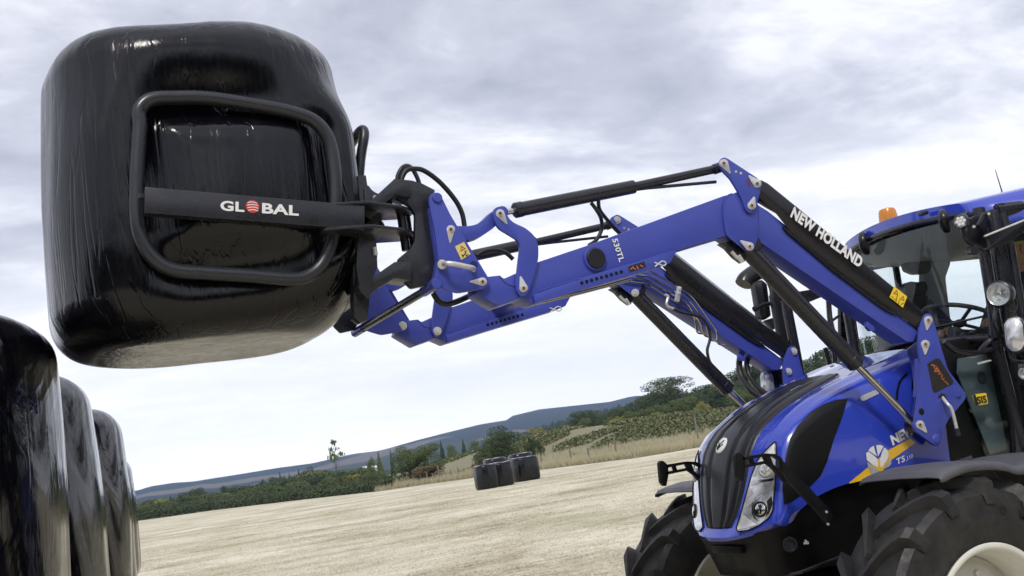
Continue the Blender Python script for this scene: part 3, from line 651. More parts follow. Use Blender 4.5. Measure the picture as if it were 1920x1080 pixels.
def bale(cx_, cy_, z0, z1, R, seed, label, group, ex=2.15, rc=.17, loop=None, nu=200, nv=120, lean=(0, 0), sag=0.0, cat='wrapped bale', squash=1.0, rb=None):
    H = z1-z0; path = []
    rb = rb or rc; a = R-rc; ab = R-rb; L = [ab, rb*math.pi/2, H-rc-rb, rc*math.pi/2, a]; tot = sum(L)
    def prof(s):
        s *= tot
        if s < L[0]: return s, 0.0
        s -= L[0]
        if s < L[1]: t = s/rb; return ab+rb*math.sin(t), rb-rb*math.cos(t)
        s -= L[1]
        if s < L[2]: return R, rb+s
        s -= L[2]
        if s < L[3]: t = s/rc; return a+rc*math.cos(t), H-rc+rc*math.sin(t)
        s -= L[3]; return max(0.0, a-s), H
    vs = []; fs = []
    for j in range(nv+1):
        r, z = prof(j/nv)
        vz = z/H
        for i in range(nu):
            th = 2*math.pi*i/nu; c, s_ = math.cos(th), math.sin(th)
            k = (abs(c)**ex+abs(s_)**ex)**(-1/ex)
            rr = r*k; q = Vector((c*2.2, s_*2.2, vz*1.8+seed*3.1)); env = min(1, r/R*1.05)
            rr *= 1 + .022*noise.noise(q)*env + .030*math.sin(math.pi*vz)*(1-sag) - .018
            # buckles: shallow vertical folds under the shoulders
            f_ = noise.noise(Vector((c*9, s_*9, vz*1.2+seed)))
            rr *= 1 + .006*f_*env
            zz_ = z + (.035*noise.noise(Vector((c*r*2.5, s_*r*2.5, seed*1.7+(5 if vz > .5 else 0))))) * (1 if vz > .5 else .5)
            if r < R*.98: zz_ += .05*math.sin(3*th+seed)*(1-r/R)*(r/R)*(1 if vz > .5 else -.3)
            x = cx_ + rr*c + lean[0]*vz; y = cy_ + rr*s_*squash + lean[1]*vz; zf = z0+zz_
            if loop and s_ > 0:
                lx, lz, hx, hz, ly = loop; dx = abs(x-lx)-(hx-.14); dz = abs(zf-lz)-(hz-.14)
                d = math.hypot(max(dx, 0), max(dz, 0)) + min(max(dx, dz), 0) - .14
                wgt = math.exp(-(d/.13)**2) if d > 0 else math.exp(-(d/.10)**2)
                side = min(1, max(0, (s_-.15)/.3)); y += (ly-y)*wgt*side
                if d < 0: y += .035*(1-wgt)*side*min(1, -d/.12)
            vs.append((x, y, zf))
    for j in range(nv):
        for i in range(nu):
            k = (i+1) % nu; fs.append((j*nu+i, j*nu+k, (j+1)*nu+k, (j+1)*nu+i))
    o = MB().add(vs, fs).build('wrapped_bale', FILM if seed == 1 or seed > 30 else FILM2, None, angle=75)
    return tag(o, label, cat, group)
CY = -.06            # middle plane of the tractor and loader
LOOPC = (2.775, 2.74, .385, .325)
bale(2.905, CY, 2.20, 3.435, .588, 1, 'black wrapped bale lifted high in the grab', None, ex=2.55, rc=.17, rb=.19, lean=(-.055, 0), loop=(*LOOPC, .492), nu=320, nv=220)
GS = 'black bales in the tall stacked row'
ordn = ['nearest', 'second', 'third', 'fourth', 'fifth', 'sixth']
for k, (x, y, zt, R) in enumerate([(4.115, .02, 2.37, .62), (3.875, -1.38, 2.31, .61), (3.66, -2.78, 2.24, .60), (3.50, -4.25, 2.06, .58), (3.36, -5.75, 2.10, .60), (3.24, -7.2, 2.08, .60)]):
    zm = zt*.49
    bale(x+.02, y, 0, zm, R*1.01, 10+k, 'glossy black bale standing on the ground under the %s upright bale of the left row' % ordn[k], GS, ex=2.2, rc=.13, nu=120, nv=70)
    bale(x, y, zm-.02, zt, R, 20+k, 'glossy black bale on top of the stack at the left edge, %s from the camera' % ordn[k], GS, ex=2.2, rc=.17, nu=200, nv=120, lean=((-.03, 0), (.02, 0), (-.02, 0), (0, 0), (0, 0), (0, 0))[k])
GB = 'black bales standing far out in the field'
def fb(px, py, dd, seed, lab, R=.64, z1=1.24, ex=2.6):
    p = at(px, py, z=0); h = Vector((p.x-CAM.x, p.y-CAM.y, 0)).normalized()*dd
    bale(p.x+h.x, p.y+h.y, 0, z1, R, seed, lab, GB, ex=ex, rc=.13, nu=70, nv=50)
fb(915, 917, .60, 31, 'narrow looking black bale at the left end of the far group', .60); fb(942, 912, .45, 32, 'middle black bale in the front of the far group', .64); fb(986, 902, .65, 33, 'widest black bale at the right end of the far group', .76, 1.30, 3.2)
fb(934, 908, 2.0, 34, 'black bale behind on the left in the far group, only its pale top showing', .66, 1.48); fb(982, 899, 2.2, 35, 'black bale behind on the right in the far group, only its pale top showing', .70, 1.52)

# ==================================================================== BALE GRAB
grab = thing('bale_grab', (2.2, CY, 2.5), 'black tubular bale grab holding the lifted bale on the loader', 'bale grab')
YB = .64
def mirror_y(P): return [Vector((p.x, 2*CY-p.y, p.z)) for p in P]
loop_px = [(262, 235), (262, 205), (285, 186), (330, 183), (390, 184), (480, 197), (545, 210), (590, 228), (616, 262), (627, 320), (629, 380), (624, 440), (606, 492), (580, 516), (545, 523), (470, 517), (390, 512), (330, 507), (294, 490), (268, 455), (257, 410), (257, 330), (260, 270)]
Ploop = [at(a, b, y=.535) for a, b in loop_px]; Ploop = smooth_path(Ploop, 5, True)
bar_px = [(272, 350), (684, 385), (684, 431), (272, 399)]
def squeeze(mir):
    f = mirror_y if mir else (lambda P: P); s = -1 if mir else 1
    arm = MB().prism(f(px_poly(bar_px, YB)), (0, -.05*s, 0)).build('squeeze_arm', GRABP, grab, bevel=.004)
    MB().tube(f(Ploop), .0265, 18, True).build('hoop_tube', GRABP, arm)
    e_ = [at(262, y0, y=.535) for y0 in (366, 375)]
    MB().tube(f(e_), .0275, 20).build('weld_joint', GRABP, arm)
    # hinge plates, one above and one under the end of the arm, with their pins
    for (za, zb, q) in (((560, 377), (684, 382), 0), ((560, 436), (684, 436), 1)):
        z_ = at(690, 384 if q == 0 else 434, y=.58).z; A = at(600, 400, y=YB-.01); B = at(690, 400, y=YB-.01)
        pts = [(A.x, YB-.005), (B.x, YB+.01), (2.20, .55), (2.12, .46), (2.12, .36), (2.30, .36), (2.40, .50), (A.x, YB-.06)]
        P = [Vector((a, b, z_-(.012 if q == 0 else -.0))) for a, b in pts]
        MB().prism(fillet(f(P), .025, 4), (0, 0, .012)).build('hinge_plate', GRABP, arm, bevel=.002)
    zt = at(745, 405, y=.46).z + .02; zb = at(745, 460, y=.46).z - .02
    for (x, y, r) in ((2.17, .44, .018), (2.135, .40, .016)):
        P = f([Vector((x, y, zb)), Vector((x, y, zt))]); MB().cyl(P[0], P[1], r).build('hinge_pin', GRABP, arm)
    P = f([Vector((2.33, .54, zb+.02)), Vector((2.33, .54, zb-.03))]); MB().cyl(P[0]+Vector((0, 0, -.018)), P[1], .009, 6).build('bolt', STEEL, arm)
    P = f([Vector((2.135, .40, zb-.0)), Vector((2.135, .40, zb-.028))]); MB().cyl(P[0], P[1], .012, 6).build('bolt', STEEL, arm)
    return arm
arm0 = squeeze(False); squeeze(True)
# GLOBAL on the arm
a, b = (413, 394), (560, 405)
text_px('lettering', 'GL', (413, 395), (458, 398), (413, 376), YB+.001, WHITE, arm0, bold=.035, space=1.05)
text_px('lettering', 'BAL', (491, 400), (560, 405), (491, 380.5), YB+.001, WHITE, arm0, bold=.035, space=1.05)
gc = at(473.5, 387.5, y=YB+.002); mb = MB(); mb.lathe([(.0001, .002), (.0235, .0018), (.0245, 0)], gc, (0, 1, 0), 32); gl = mb.build('globe_emblem', REDG, arm0)
mb = MB()
for k in range(4):
    q = []; zc = -.014+.0095*k
    for i in range(9):
        t = i/8; xx = (-.021+.042*t)*(1-abs(zc)*14); q.append((gc.x-xx, YB+.0048, gc.z+zc+.004*math.sin(t*3.1)-.004*t+(.0022 if i % 2 else .0016)))
    for i in range(8, -1, -1):
        t = i/8; xx = (-.021+.042*t)*(1-abs(zc)*14); q.append((gc.x-xx, YB+.0048, gc.z+zc+.004*math.sin(t*3.1)-.004*t-.0012))
    mb.add(q, [tuple(range(18))])
mb.build('globe_stripe', WHITE, arm0, smooth=False)
# frame: C shaped side plates, bent square tubes, cross beams, guard hoop
cplate = [(767, 337), (790, 343), (817, 357), (806, 372), (800, 396), (815, 437), (821, 478), (812, 520), (800, 535), (772, 541), (757, 526), (745, 500), (748, 484), (770, 466), (778, 452), (779, 402), (768, 386), (744, 372), (744, 352)]
for s in (0, 1):
    f = (lambda P: P) if s == 0 else mirror_y; sg = 1 if s == 0 else -1
    P = fillet(f(px_poly(cplate, .495)), .008, 3)
    MB().prism(P, (0, -.025*sg, 0)).build('side_plate', GRABP, grab, bevel=.003)
    MB().prism(f(px_poly([(740, 335), (770, 338), (770, 370), (741, 364), (712, 388), (694, 412), (680, 400), (700, 372)], .53)), (0, -.12*sg, 0)).build('frame_tube', GRABP, grab, bevel=.0015)
    if s == 0: MB().prism(f(px_poly([(740, 491), (770, 491), (770, 526), (741, 521), (712, 538), (686, 560), (672, 540), (676, 500), (704, 516)], .53)), (0, -.12*sg, 0)).build('frame_tube', GRABP, grab, bevel=.0015)
    if s == 0: MB().prism(f(px_poly([(672, 440), (706, 452), (708, 500), (700, 520), (690, 560), (676, 548), (668, 500)], .535)), (0, -.015*sg, 0)).build('gusset_plate', GRABP, grab, bevel=.002)
    MB().prism(fillet(f(px_poly([(683, 350), (690, 346), (697, 356), (706, 362), (735, 372), (738, 400), (684, 392)], .44)), .02, 3), (0, -.012*sg, 0)).build('lug_plate', GRABP, grab, bevel=.002)
    for (bx, by) in ((703, 370), (721, 373)):
        P = f([at(bx, by, y=.455), at(bx, by, y=.435)]); MB().cyl(P[0], P[1], .010, 6).build('bolt', STEEL, grab)
for (px_, py_, hh) in ((700, 398, .10), (690, 520, .12)):
    p = at(px_, py_, y=.40); MB().box((p.x+.03, CY, p.z), (.10, .92, hh)).build('cross_beam', GRABP, grab, bevel=.006)
p = at(700, 460, y=.35)
for yy in (.33, -.45): MB().box((p.x+.04, yy, p.z+.10), (.05, .20, .34)).build('upright', GRABP, grab, bevel=.005)
MB().cyl((p.x-.02, .36, p.z+.07), (p.x-.02, -.2, p.z+.12), .038).build('squeeze_cylinder', GRABP, grab)
hp = [at(668, 392, y=.26), at(676, 300, y=.26), at(683, 252, y=.26)]; top = at(682, 243, y=.26)
P = [hp[0], hp[1], hp[2], top+Vector((0, -.05, .01)), top+Vector((0, -.25, .0)), top+Vector((0, -.55, -.0)), top+Vector((0, -.64, -.03)), Vector((hp[0].x, -.40, hp[0].z))]
MB().tube(smooth_path(P, 8), .021, 16).build('guard_hoop', GRABP, grab)
P = [at(690, 578, y=.49), at(672, 560, y=.47), at(664, 520, y=.44)]
MB().prism(px_poly([(660, 420), (680, 420), (694, 556), (690, 600), (676, 606), (664, 596)], .46), (0, -.06, 0)).build('shoe_plate', GRABP, grab, bevel=.006)

# ==================================================================== FRONT LOADER
Y0 = .52; DY = -1.04
loader = thing('front_loader', (0, CY, 2.0), 'blue front loader with raised twin arms and black hydraulic cylinders', 'front loader')
near = []      # parts that the far side has too
def L(o, keep=True):
    if keep: near.append(o)
    return o
beam = [(900, 520), (936, 516), (946, 522), (968, 512), (1009, 491), (1100, 460.5), (1357, 367), (1384, 360), (1402, 366), (1423, 384), (1421, 447), (1406, 468), (1367, 441), (1350, 446), (1269, 470), (1258, 492), (1239, 500), (1100, 541), (1003, 570.5), (978, 559), (935, 574), (893, 548)]
L(plate('arm_beam', beam, Y0-.006, .115, BLUE, loader, fr=.006, bevel=.006))
rail = [(1003, 569), (1000, 552), (1090, 524), (1180, 500), (1262, 473), (1268, 475), (1256, 493), (1239, 500.5), (1100, 541.5)]
# lower rail standing a little proud, with its row of holes
arm_rail = L(plate('arm_rail', [(1000, 553), (1100, 518), (1200, 489), (1270, 467), (1268, 472), (1257, 492), (1239, 500), (1100, 541), (1004, 569)], Y0+.009, .016, BLUE, loader, fr=.004, bevel=.002))
hol = MB()
for i in range(9):
    t = i/8; c = at(1091+(1165-1091)*t, 530.5+(509.5-530.5)*t, y=Y0+.0105); hol.lathe([(.0001, .001), (.0068, .001), (.0075, 0)], c, (0, 1, 0), 16)
hol.build('hole_row', BODY, arm_rail)
knee = [(1363.5, 367), (1358, 382), (1357.5, 406), (1363, 440), (1401, 471), (1411, 472), (1421, 449), (1423, 386), (1402, 364), (1384, 359)]
L(plate('knee_plate', knee, Y0+.004, .012, BLUE, loader, fr=.015, bevel=.003, n=5))
def weld(pts, y, par, r=.0032):
    P = smooth_path(px_poly(pts, y), 5); return MB().tube(P, [r*(1+.22*math.sin(i*2.3)) for i in range(len(P))], 8).build('weld_seam', BLUE, par)
weld([(1372, 363), (1363.5, 368), (1358, 383), (1357.5, 406), (1360, 424), (1363.5, 440), (1380, 455), (1400, 471)], Y0+.003, near[-1])
weld([(1421, 388), (1421.5, 420), (1420.5, 447)], Y0-.004, near[-1]); weld([(936, 517), (950, 531), (967, 536)], Y0-.005, near[0]); weld([(1010, 545), (1040, 536), (1090, 521)], Y0+.009, near[0], .002)
boom = [(1419, 383), (1440, 396), (1722, 621), (1712, 641), (1700, 640), (1418, 449)]
L(plate('boom_beam', boom, Y0-.012, .105, BLUE, loader, fr=.006, bevel=.007))
L(plate('pipe_bracket', [(1626, 602), (1640, 613), (1640, 620), (1632, 620), (1626, 613)], Y0-.03, .02, BLUE, loader, fr=.004, bevel=.001))
tower = [(1730, 594), (1739, 587), (1747, 589), (1752, 604), (1763, 644), (1778, 694), (1800, 722), (1812, 739), (1810, 749), (1779, 786), (1769, 807), (1766, 829), (1760, 837), (1752, 835), (1716, 808), (1712, 797), (1716, 787), (1723, 740), (1727, 681), (1722, 640), (1725, 615)]
tw = L(plate('mounting_tower', tower, Y0+.018, .014, BLUE, loader, fr=.02, bevel=.003, n=5))
weld([(1724, 680), (1719, 745), (1713, 790)], Y0+.017, tw, .0026)
tower_in = [(1702, 655), (1722, 640), (1745, 660), (1760, 700), (1778, 760), (1750, 835), (1716, 806), (1711, 790), (1718, 742), (1712, 683)]
L(plate('tower_inner_plate', tower_in, Y0-.10, .014, BLUE, loader, fr=.015, bevel=.003))
L(plate('tower_web', [(1720, 672), (1726, 676), (1727, 690), (1723, 745), (1717, 745), (1720, 700)], Y0+.004, .02, BLUE, loader, fr=.004, bevel=.002))
upb = [(1350, 303), (1352.5, 297), (1358, 294.5), (1364.5, 297), (1385, 310.6), (1421, 334), (1427.5, 344), (1425.6, 361.5), (1421, 376), (1420, 391), (1412, 399.5), (1404, 399), (1398, 393), (1394, 380), (1387.6, 365), (1370, 335.6), (1357, 322.6), (1350, 312)]
ub = L(plate('knee_bracket', upb, Y0+.018, .013, BLUE, loader, fr=.012, bevel=.0025, n=5))
L(plate('knee_bracket', upb, Y0-.105, .013, BLUE, loader, fr=.012, bevel=.0025, n=5))
bell = [(924.4, 398), (928, 390), (938, 386), (948, 391), (952, 406), (963, 417.5), (985.6, 427), (1002, 441), (1010, 459), (1010, 485), (1002, 515), (991, 548), (985.6, 555), (976, 555), (969, 545.6), (967.5, 529), (975.5, 461), (970, 450), (949.4, 437), (935.6, 429), (927, 414)]
L(plate('bell_crank', bell, Y0+.018, .016, BLUE, loader, fr=.02, bevel=.003, n=5))
L(plate('bell_crank', bell, Y0-.085, .016, BLUE, loader, fr=.02, bevel=.003, n=5))
linkp = [(842, 424), (860, 423), (878, 424), (897, 419.5), (911, 408), (924, 394), (944, 396), (941, 412), (925, 428), (900, 445), (877, 451), (845, 446)]
L(plate('connecting_link', linkp, Y0-.010, .06, BLUE, loader, fr=.02, bevel=.004, n=5))
carr = [(804, 371), (810, 361.5), (821, 360), (830, 372), (844, 401), (916, 520.6), (917.5, 531), (910.6, 541), (858, 550), (827, 540), (812, 532), (815, 519), (823, 490), (816, 437), (806, 390)]
cr1 = L(plate('implement_carrier', carr, Y0+.020, .014, BLUE, loader, fr=.015, bevel=.003, n=4))
L(plate('implement_carrier', carr, Y0-.105, .014, BLUE, loader, fr=.015, bevel=.003, n=4))
L(plate('carrier_web', [(806, 388), (816, 386), (822, 437), (828, 489), (822, 512), (815, 519), (820, 489), (812, 437)], Y0+.005, .11, BLUE, loader, fr=.003, bevel=.002))
L(across(821, 370, Y0+.03, Y0+.03, Y0-.13, .020).build('hook_pin', BLUE, loader))
L(across(819, 532, Y0+.03, Y0+.035, Y0-.13, .021).build('hook_pin', BLUE, loader))
# pins
def teardrop(c, tip, r=8.0, y=Y0+.0185, th=.004, parent=loader):
    a = math.atan2(tip[1]-c[1], tip[0]-c[0]); pts = []
    for i in range(15):
        t = a + rad(62) + (2*math.pi-rad(124))*i/14; pts.append((c[0]+r*math.cos(t), c[1]+r*math.sin(t)))
    dx, dy = math.cos(a+math.pi/2)*1.2, math.sin(a+math.pi/2)*1.2; pts += [(tip[0]-dx, tip[1]-dy), (tip[0]+dx, tip[1]+dy)]
    o = MB().prism(px_poly(pts, y+th), (0, -th, 0)).build('pin_washer', STEEL, parent, bevel=.0008)
    MB().cyl(at(*c, y=y+th-.001), at(*c, y=y+th+.006), .0105, 18).build('grease_ring', STEEL, o)
    MB().cyl(at(*c, y=y+th+.004), at(*c, y=y+th+.010), .0065, 6).build('bolt_head', RUST, o)
for c, t in [((905, 528), (881.5, 528)), ((982, 540), (976, 518)), ((845.5, 430), (844, 455)), ((938, 400), (951, 420)), ((1357.5, 306), (1369.5, 325)), ((1420, 344), (1404, 329)), ((1410, 385), (1414.5, 369)), ((1406, 462), (1388.5, 451)), ((1741, 600), (1738, 619)), ((1735.5, 645), (1735, 665)), ((1725.5, 796), (1738, 811))]:
    teardrop(c, t)
def round_washer(c):
    o = MB().cyl(at(*c, y=Y0+DY+.018), at(*c, y=Y0+DY+.024), .021, 24).build('pin_washer', STEEL, loader); o['label'] = 'round washer on the far arm'
    MB().cyl(at(*c, y=Y0+DY+.022), at(*c, y=Y0+DY+.034), .010, 6).build('bolt_head', STEEL, o)
for c in [(755, 611), (820, 621), (1157, 413), (1191, 549), (1488, 659), (1478, 697)]: round_washer(c)
for c in ((1380, 322), (1389, 325)): MB().cyl(at(*c, y=Y0+.017), at(*c, y=Y0+.021), .006, 12).build('stud', STEEL, ub)
plate('serial_plate', [(1400, 338), (1404, 337), (1408, 348), (1404, 349)], Y0+.020, .001, RUST, ub, round_=False, bevel=0)
# cylinders
def cyl_part(name, a, b, y, r, mat, par, seg=28, ch=.15): return MB().cyl(at(*a, y=y), at(*b, y=y), r, seg, ch=ch).build(name, mat, par)
yc = Y0-.045
bc = L(cyl_part('bucket_cylinder', (966, 394.5), (1189, 350), yc, .0300, BLACKP, loader))
cyl_part('cylinder_head', (964, 395), (980, 391.5), yc, .0325, BLACKP, bc); cyl_part('cylinder_tail', (1187, 350.5), (1346, 316), yc, .0195, BLACKP, bc)
cyl_part('piston_rod', (940, 400), (968, 394), yc, .0125, CHROME, bc); cyl_part('rod_eye', (1338, 318), (1360, 310), yc, .024, BLACKP, bc)
across(938, 400, yc, yc+.03, yc-.03, .024).build('rod_eye', BLUE, bc)
ind = L(MB().tube([at(1190, 357, y=yc), at(1215, 352.5, y=yc), at(1342, 341, y=yc)], [.004, .0075, .0075], 12).build('indicator_rod', BLACKP, loader))
lc = L(cyl_part('lift_cylinder', (1396, 463), (1605, 683), yc, .0400, BLACKP, loader))
cyl_part('cylinder_collar', (1592, 669), (1607, 685), yc, .0415, BLACKP, lc); cyl_part('piston_rod', (1602, 680), (1717, 797), yc, .0175, CHROME, lc)
across(1406, 461, yc, yc+.045, yc-.045, .034).build('rod_eye', BLACKP, lc); across(1720, 796, yc, yc+.05, yc-.05, .038).build('rod_eye', BLACKP, lc)
prt = plate('cylinder_bracket', [(1352, 455), (1372, 452), (1402, 474), (1396, 492), (1380, 480), (1366, 464)], yc+.02, .04, BLACKP, lc, fr=.006)
MB().tube([at(1372, 472, y=yc+.03), at(1380, 481, y=yc+.03), at(1391, 489, y=yc+.03)], .008, 10).build('hose_fitting', STEEL, lc)
MB().cyl(at(1384, 479, y=yc+.03), at(1392, 492, y=yc+.03), .012, 6).build('hose_fitting', STEEL, lc)
# self levelling rod cover over the boom
top_ = [(1427, 337), (1440, 343), (1734, 586)]; cov = MB()
def row(pts, y): return [at(a, b, y=y) for a, b in pts]
r0 = row([(1426, 337), (1440, 344), (1500, 393), (1600, 476), (1660, 526), (1735, 588)], Y0-.075)
r1 = row([(1426, 337), (1440, 344), (1500, 393), (1600, 476), (1660, 526), (1735, 588)], Y0+.008)
r2 = row([(1425, 356), (1443, 372), (1500, 424), (1600, 506), (1660, 550), (1730, 600)], Y0+.016)
r3 = row([(1424, 372), (1448, 392), (1480, 432), (1578, 512), (1652, 566), (1722, 616)], Y0+.002)
r4 = row([(1424, 372), (1448, 392), (1480, 432), (1578, 512), (1652, 566), (1722, 616)], Y0-.075)
rows = [r0, r1, r2, r3, r4]; vs = [p for r in rows for p in r]; m_ = len(r0)
fs = [(a*m_+i, a*m_+i+1, ((a+1) % 5)*m_+i+1, ((a+1) % 5)*m_+i) for a in range(5) for i in range(m_-1)] + [tuple(a*m_ for a in range(5)), tuple(a*m_+m_-1 for a in range(5))]
cover = L(cov.add(vs, fs).build('linkage_cover', COVER, loader, bevel=.004))
L(plate('leveling_rod', [(1424, 346), (1446, 362), (1470, 402), (1440, 385), (1424, 375)], Y0-.06, .03, BLACKP, loader, fr=.005))
skirt = [(1468, 424), (1580, 511), (1655, 567), (1683, 586), (1678, 590), (1663, 583), (1645, 571), (1560, 507), (1474, 434)]
L(plate('cover_skirt', skirt, Y0+.0, .05, COVER, loader, fr=.004))
def cover_pt(px_, py_):      # on the upper face of the cover
    best = at(px_, py_, y=Y0+.013); return best
A = cover_pt(1479, 407); B = cover_pt(1610, 504)
e1 = (B-A); Lg = e1.length; e1.normalize(); e2 = Vector((0, 1, 0)).cross(e1); Hh = abs((at(1487, 388, y=Y0+.013)-A).dot(e2))
V, F = text_mesh('NEW HOLLAND', A+Vector((0, .006, 0)), e1, e2, Lg, Hh*1.02, .048, 0.0, 1.06)
MB().add(V, F).build('lettering', WHITE, cover, smooth=False)
def sticker(pts, y, mat, parent, name='warning_sticker'):
    return plate(name, pts, y, .0012, mat, parent, round_=False, bevel=0)
def tri_sign(par, c, s, y, mat=RUST, rot=0.0):
    mb = MB()
    def tri(q, yy): return [at(c[0]+q*math.cos(rot-math.pi/2+k*2.094), c[1]+q*math.sin(rot-math.pi/2+k*2.094), y=yy) for k in range(3)]
    a = tri(s, y); b = tri(s*.62, y)
    mb.add(a+b, [(0, 1, 4, 3), (1, 2, 5, 4), (2, 0, 3, 5)]); d = [at(c[0]-s*.08, c[1]-s*.3, y=y), at(c[0]+s*.08, c[1]-s*.3, y=y), at(c[0]+s*.06, c[1]+s*.25, y=y), at(c[0]-s*.06, c[1]+s*.25, y=y)]
    mb.add(d, [(0, 1, 2, 3)]); mb.build('warning_triangle', mat, par, smooth=False)
def ink(par, segs, y, wpx=1.0, mat=STKBLK):
    mb = MB()
    for (a, b) in segs:
        dx, dy = b[0]-a[0], b[1]-a[1]; l = math.hypot(dx, dy) or 1; nx, ny = -dy/l*wpx/2, dx/l*wpx/2
        mb.add([at(a[0]+nx, a[1]+ny, y=y), at(b[0]+nx, b[1]+ny, y=y), at(b[0]-nx, b[1]-ny, y=y), at(a[0]-nx, a[1]-ny, y=y)], [(0, 1, 2, 3)])
    mb.build('pictogram', mat, par, smooth=False)
s1 = sticker([(853, 462), (870, 453.5), (882.5, 476.5), (865, 487.5)], Y0+.0225, PALEY, cr1); tri_sign(s1, (867, 466), 6.5, Y0+.0232, RUST, -.45)
ink(s1, [((868, 480), (874, 474)), ((866, 477), (869, 483)), ((873, 480), (878, 477)), ((871, 473), (875, 470))], Y0+.0234, 2.0)
s2 = sticker([(1677, 537), (1701, 556), (1693, 577), (1668, 557)], Y0+.0225, YELLOW, cover); tri_sign(s2, (1680, 549), 6, Y0+.0232, RUST, .35); tri_sign(s2, (1692, 560), 6, Y0+.0232, RUST, .35)
ink(s2, [((1672, 555), (1675, 559)), ((1686, 563), (1685, 570)), ((1689, 571), (1695, 568)), ((1676, 560), (1680, 563)), ((1683, 552), (1680, 566))], Y0+.0233, 1.2)
# big dark warning panel on the tower with orange pictograms
s3 = sticker([(1739, 682), (1755, 672), (1762, 673), (1788, 715), (1786, 720), (1753, 737), (1749, 732)], Y0+.0195, STKBLK, tw); tri_sign(s3, (1757, 694), 6.5, Y0+.0205, ORANGE, .0)
R_ = random.Random(3); segs = []
for k in range(34):
    a_, b_ = R_.random(), R_.random(); cxp = 1745+a_*10+b_*24; cyp = 683+b_*34+(1-a_)*10*0+a_*6-3
    if cxp < 1743+b_*8 or (cxp > 1781 and cyp < 708): continue
    q = R_.uniform(0, 3.1); l = R_.uniform(1.5, 3.5); segs.append(((cxp, cyp), (cxp+l*math.cos(q), cyp+l*math.sin(q))))
ink(s3, segs, Y0+.0205, 1.1, ORANGE)
s4 = sticker([(1178, 500), (1208, 490), (1211, 500), (1181, 510)], Y0+.0110, STKBLK, arm_rail); ink(s4, [((1182, 505), (1188, 500)), ((1185, 501), (1192, 505)), ((1194, 498), (1197, 505)), ((1200, 497), (1206, 500))], Y0+.0118, 1.8, ORANGE)
text_px('model_lettering', '530TL', (1147, 449), (1161, 492), (1157, 446.5), Y0-.0045, WHITE, near[0], bold=.02, space=1.05)
# latch handle and locking lever
hd_ = MB().tube(smooth_path([at(830, 496, y=Y0+.03), at(836, 494, y=Y0+.075), at(850, 495, y=Y0+.09), at(870, 499, y=Y0+.09), at(884, 502, y=Y0+.075), at(888, 504, y=Y0+.03), at(887, 508, y=Y0+.02)], 6), .0105, 14).build('latch_handle', STEEL, loader)
MB().cyl(at(829, 496, y=Y0+.02), at(829, 496, y=Y0+.045), .019).build('handle_boss', STEEL, hd_)
across(888, 497, Y0+.02, Y0+.016, Y0+.0215, .017).build('slot', DBLUE, cr1)
lv = MB().tube(smooth_path([at(1766, 744, y=Y0+.01), at(1776, 757, y=Y0+.05), at(1783, 765, y=Y0+.06), at(1788, 780, y=Y0+.06), at(1794, 806, y=Y0+.06)], 6), .0085, 12).build('locking_lever', STEEL, loader)
MB().cyl(at(1793, 803, y=Y0+.06), at(1797, 818, y=Y0+.06), .013).build('lever_grip', BLACKP, lv)
sticker([(1759, 743), (1765, 737), (1772, 739), (1777, 751), (1774, 754), (1768, 745), (1761, 748)], Y0+.0195, STKBLK, tw, 'lever_slot')
MB().cyl(at(1792, 735, y=Y0+.018), at(1792, 735, y=Y0+.024), .026, 28).build('pivot_boss', BLUE, tw)
across(1728, 772, Y0+.019, Y0+.017, Y0+.0195, .016).build('slot', BODY, tw)
MB().sphere(at(1756, 824, y=Y0+.016), .026, 16, 10, (1, .35, 1)).build('pivot_boss', BLUE, tw)
# copy everything the far arm has as well
for o in near: copy_tree(o, loader, (0, DY, 0), skip=('lettering', 'model_lettering', 'warning_sticker', 'slot', 'lever_slot', 'serial_plate'))
# cross tube through both arms with its end cap on the near side
across(1118, 484, Y0+.012, Y0+.008, Y0+DY-.02, .052, 40, .05).build('cross_tube', BLUE, loader)
across(1118, 484, Y0+.012, Y0+.0, Y0+.018, .043, 40).build('end_cap', GRAIN, loader)
across(819, 532, Y0+.03, Y0-.02, Y0+DY-.08, .0175, 24).build('lock_shaft', BLACKP, loader)
# steel pipes under the near arm
for q in (0, 1):
    MB().tube([at(1004, 568+3*q, y=Y0-.03-.02*q), at(1090, 547+3*q, y=Y0-.03-.02*q), at(1182, 523+3*q, y=Y0-.03-.02*q)], .0042, 10).build('hydraulic_pipe', CHROME, loader)
# steel pipes on the inner face of the far arm
ZP = lambda a: (1140+a[0]/3.6, 480+a[1]/3.6)
for pts in ([(100, 165), (170, 178), (270, 190), (380, 265), (470, 320), (560, 380), (590, 430), (600, 520), (640, 525)], [(170, 145), (265, 165), (450, 270), (545, 330), (575, 390), (625, 450), (648, 542), (700, 548)], [(190, 128), (290, 140), (450, 240), (560, 310), (600, 370), (660, 440), (690, 570), (730, 572)], [(270, 95), (300, 112), (480, 215), (570, 275), (655, 395), (742, 515), (735, 595), (790, 603)]):
    MB().tube(fillet([at(*ZP(p), y=Y0+DY+.016) for p in pts], .03, 4, closed=False), .0052, 10).build('hydraulic_pipe', CHROME, loader)
pc = MB().box(at(*ZP((472, 258)), y=Y0+DY+.03), (.022, .02, .085), Matrix.Rotation(rad(-22), 3, 'Y')).build('pipe_clamp', STEEL, loader, bevel=.002)
for q in ((455, 292), (478, 252), (488, 222)): MB().cyl(at(*ZP(q), y=Y0+DY+.035), at(*ZP(q), y=Y0+DY+.05), .007, 6).build('bolt_head', STEEL, pc)
MB().tube(smooth_path([at(*ZP(p), y=Y0+DY+.035) for p in [(385, 262), (405, 275), (395, 320), (410, 345), (445, 358)]], 5), .008, 10).build('hose_fitting', STEEL, loader)
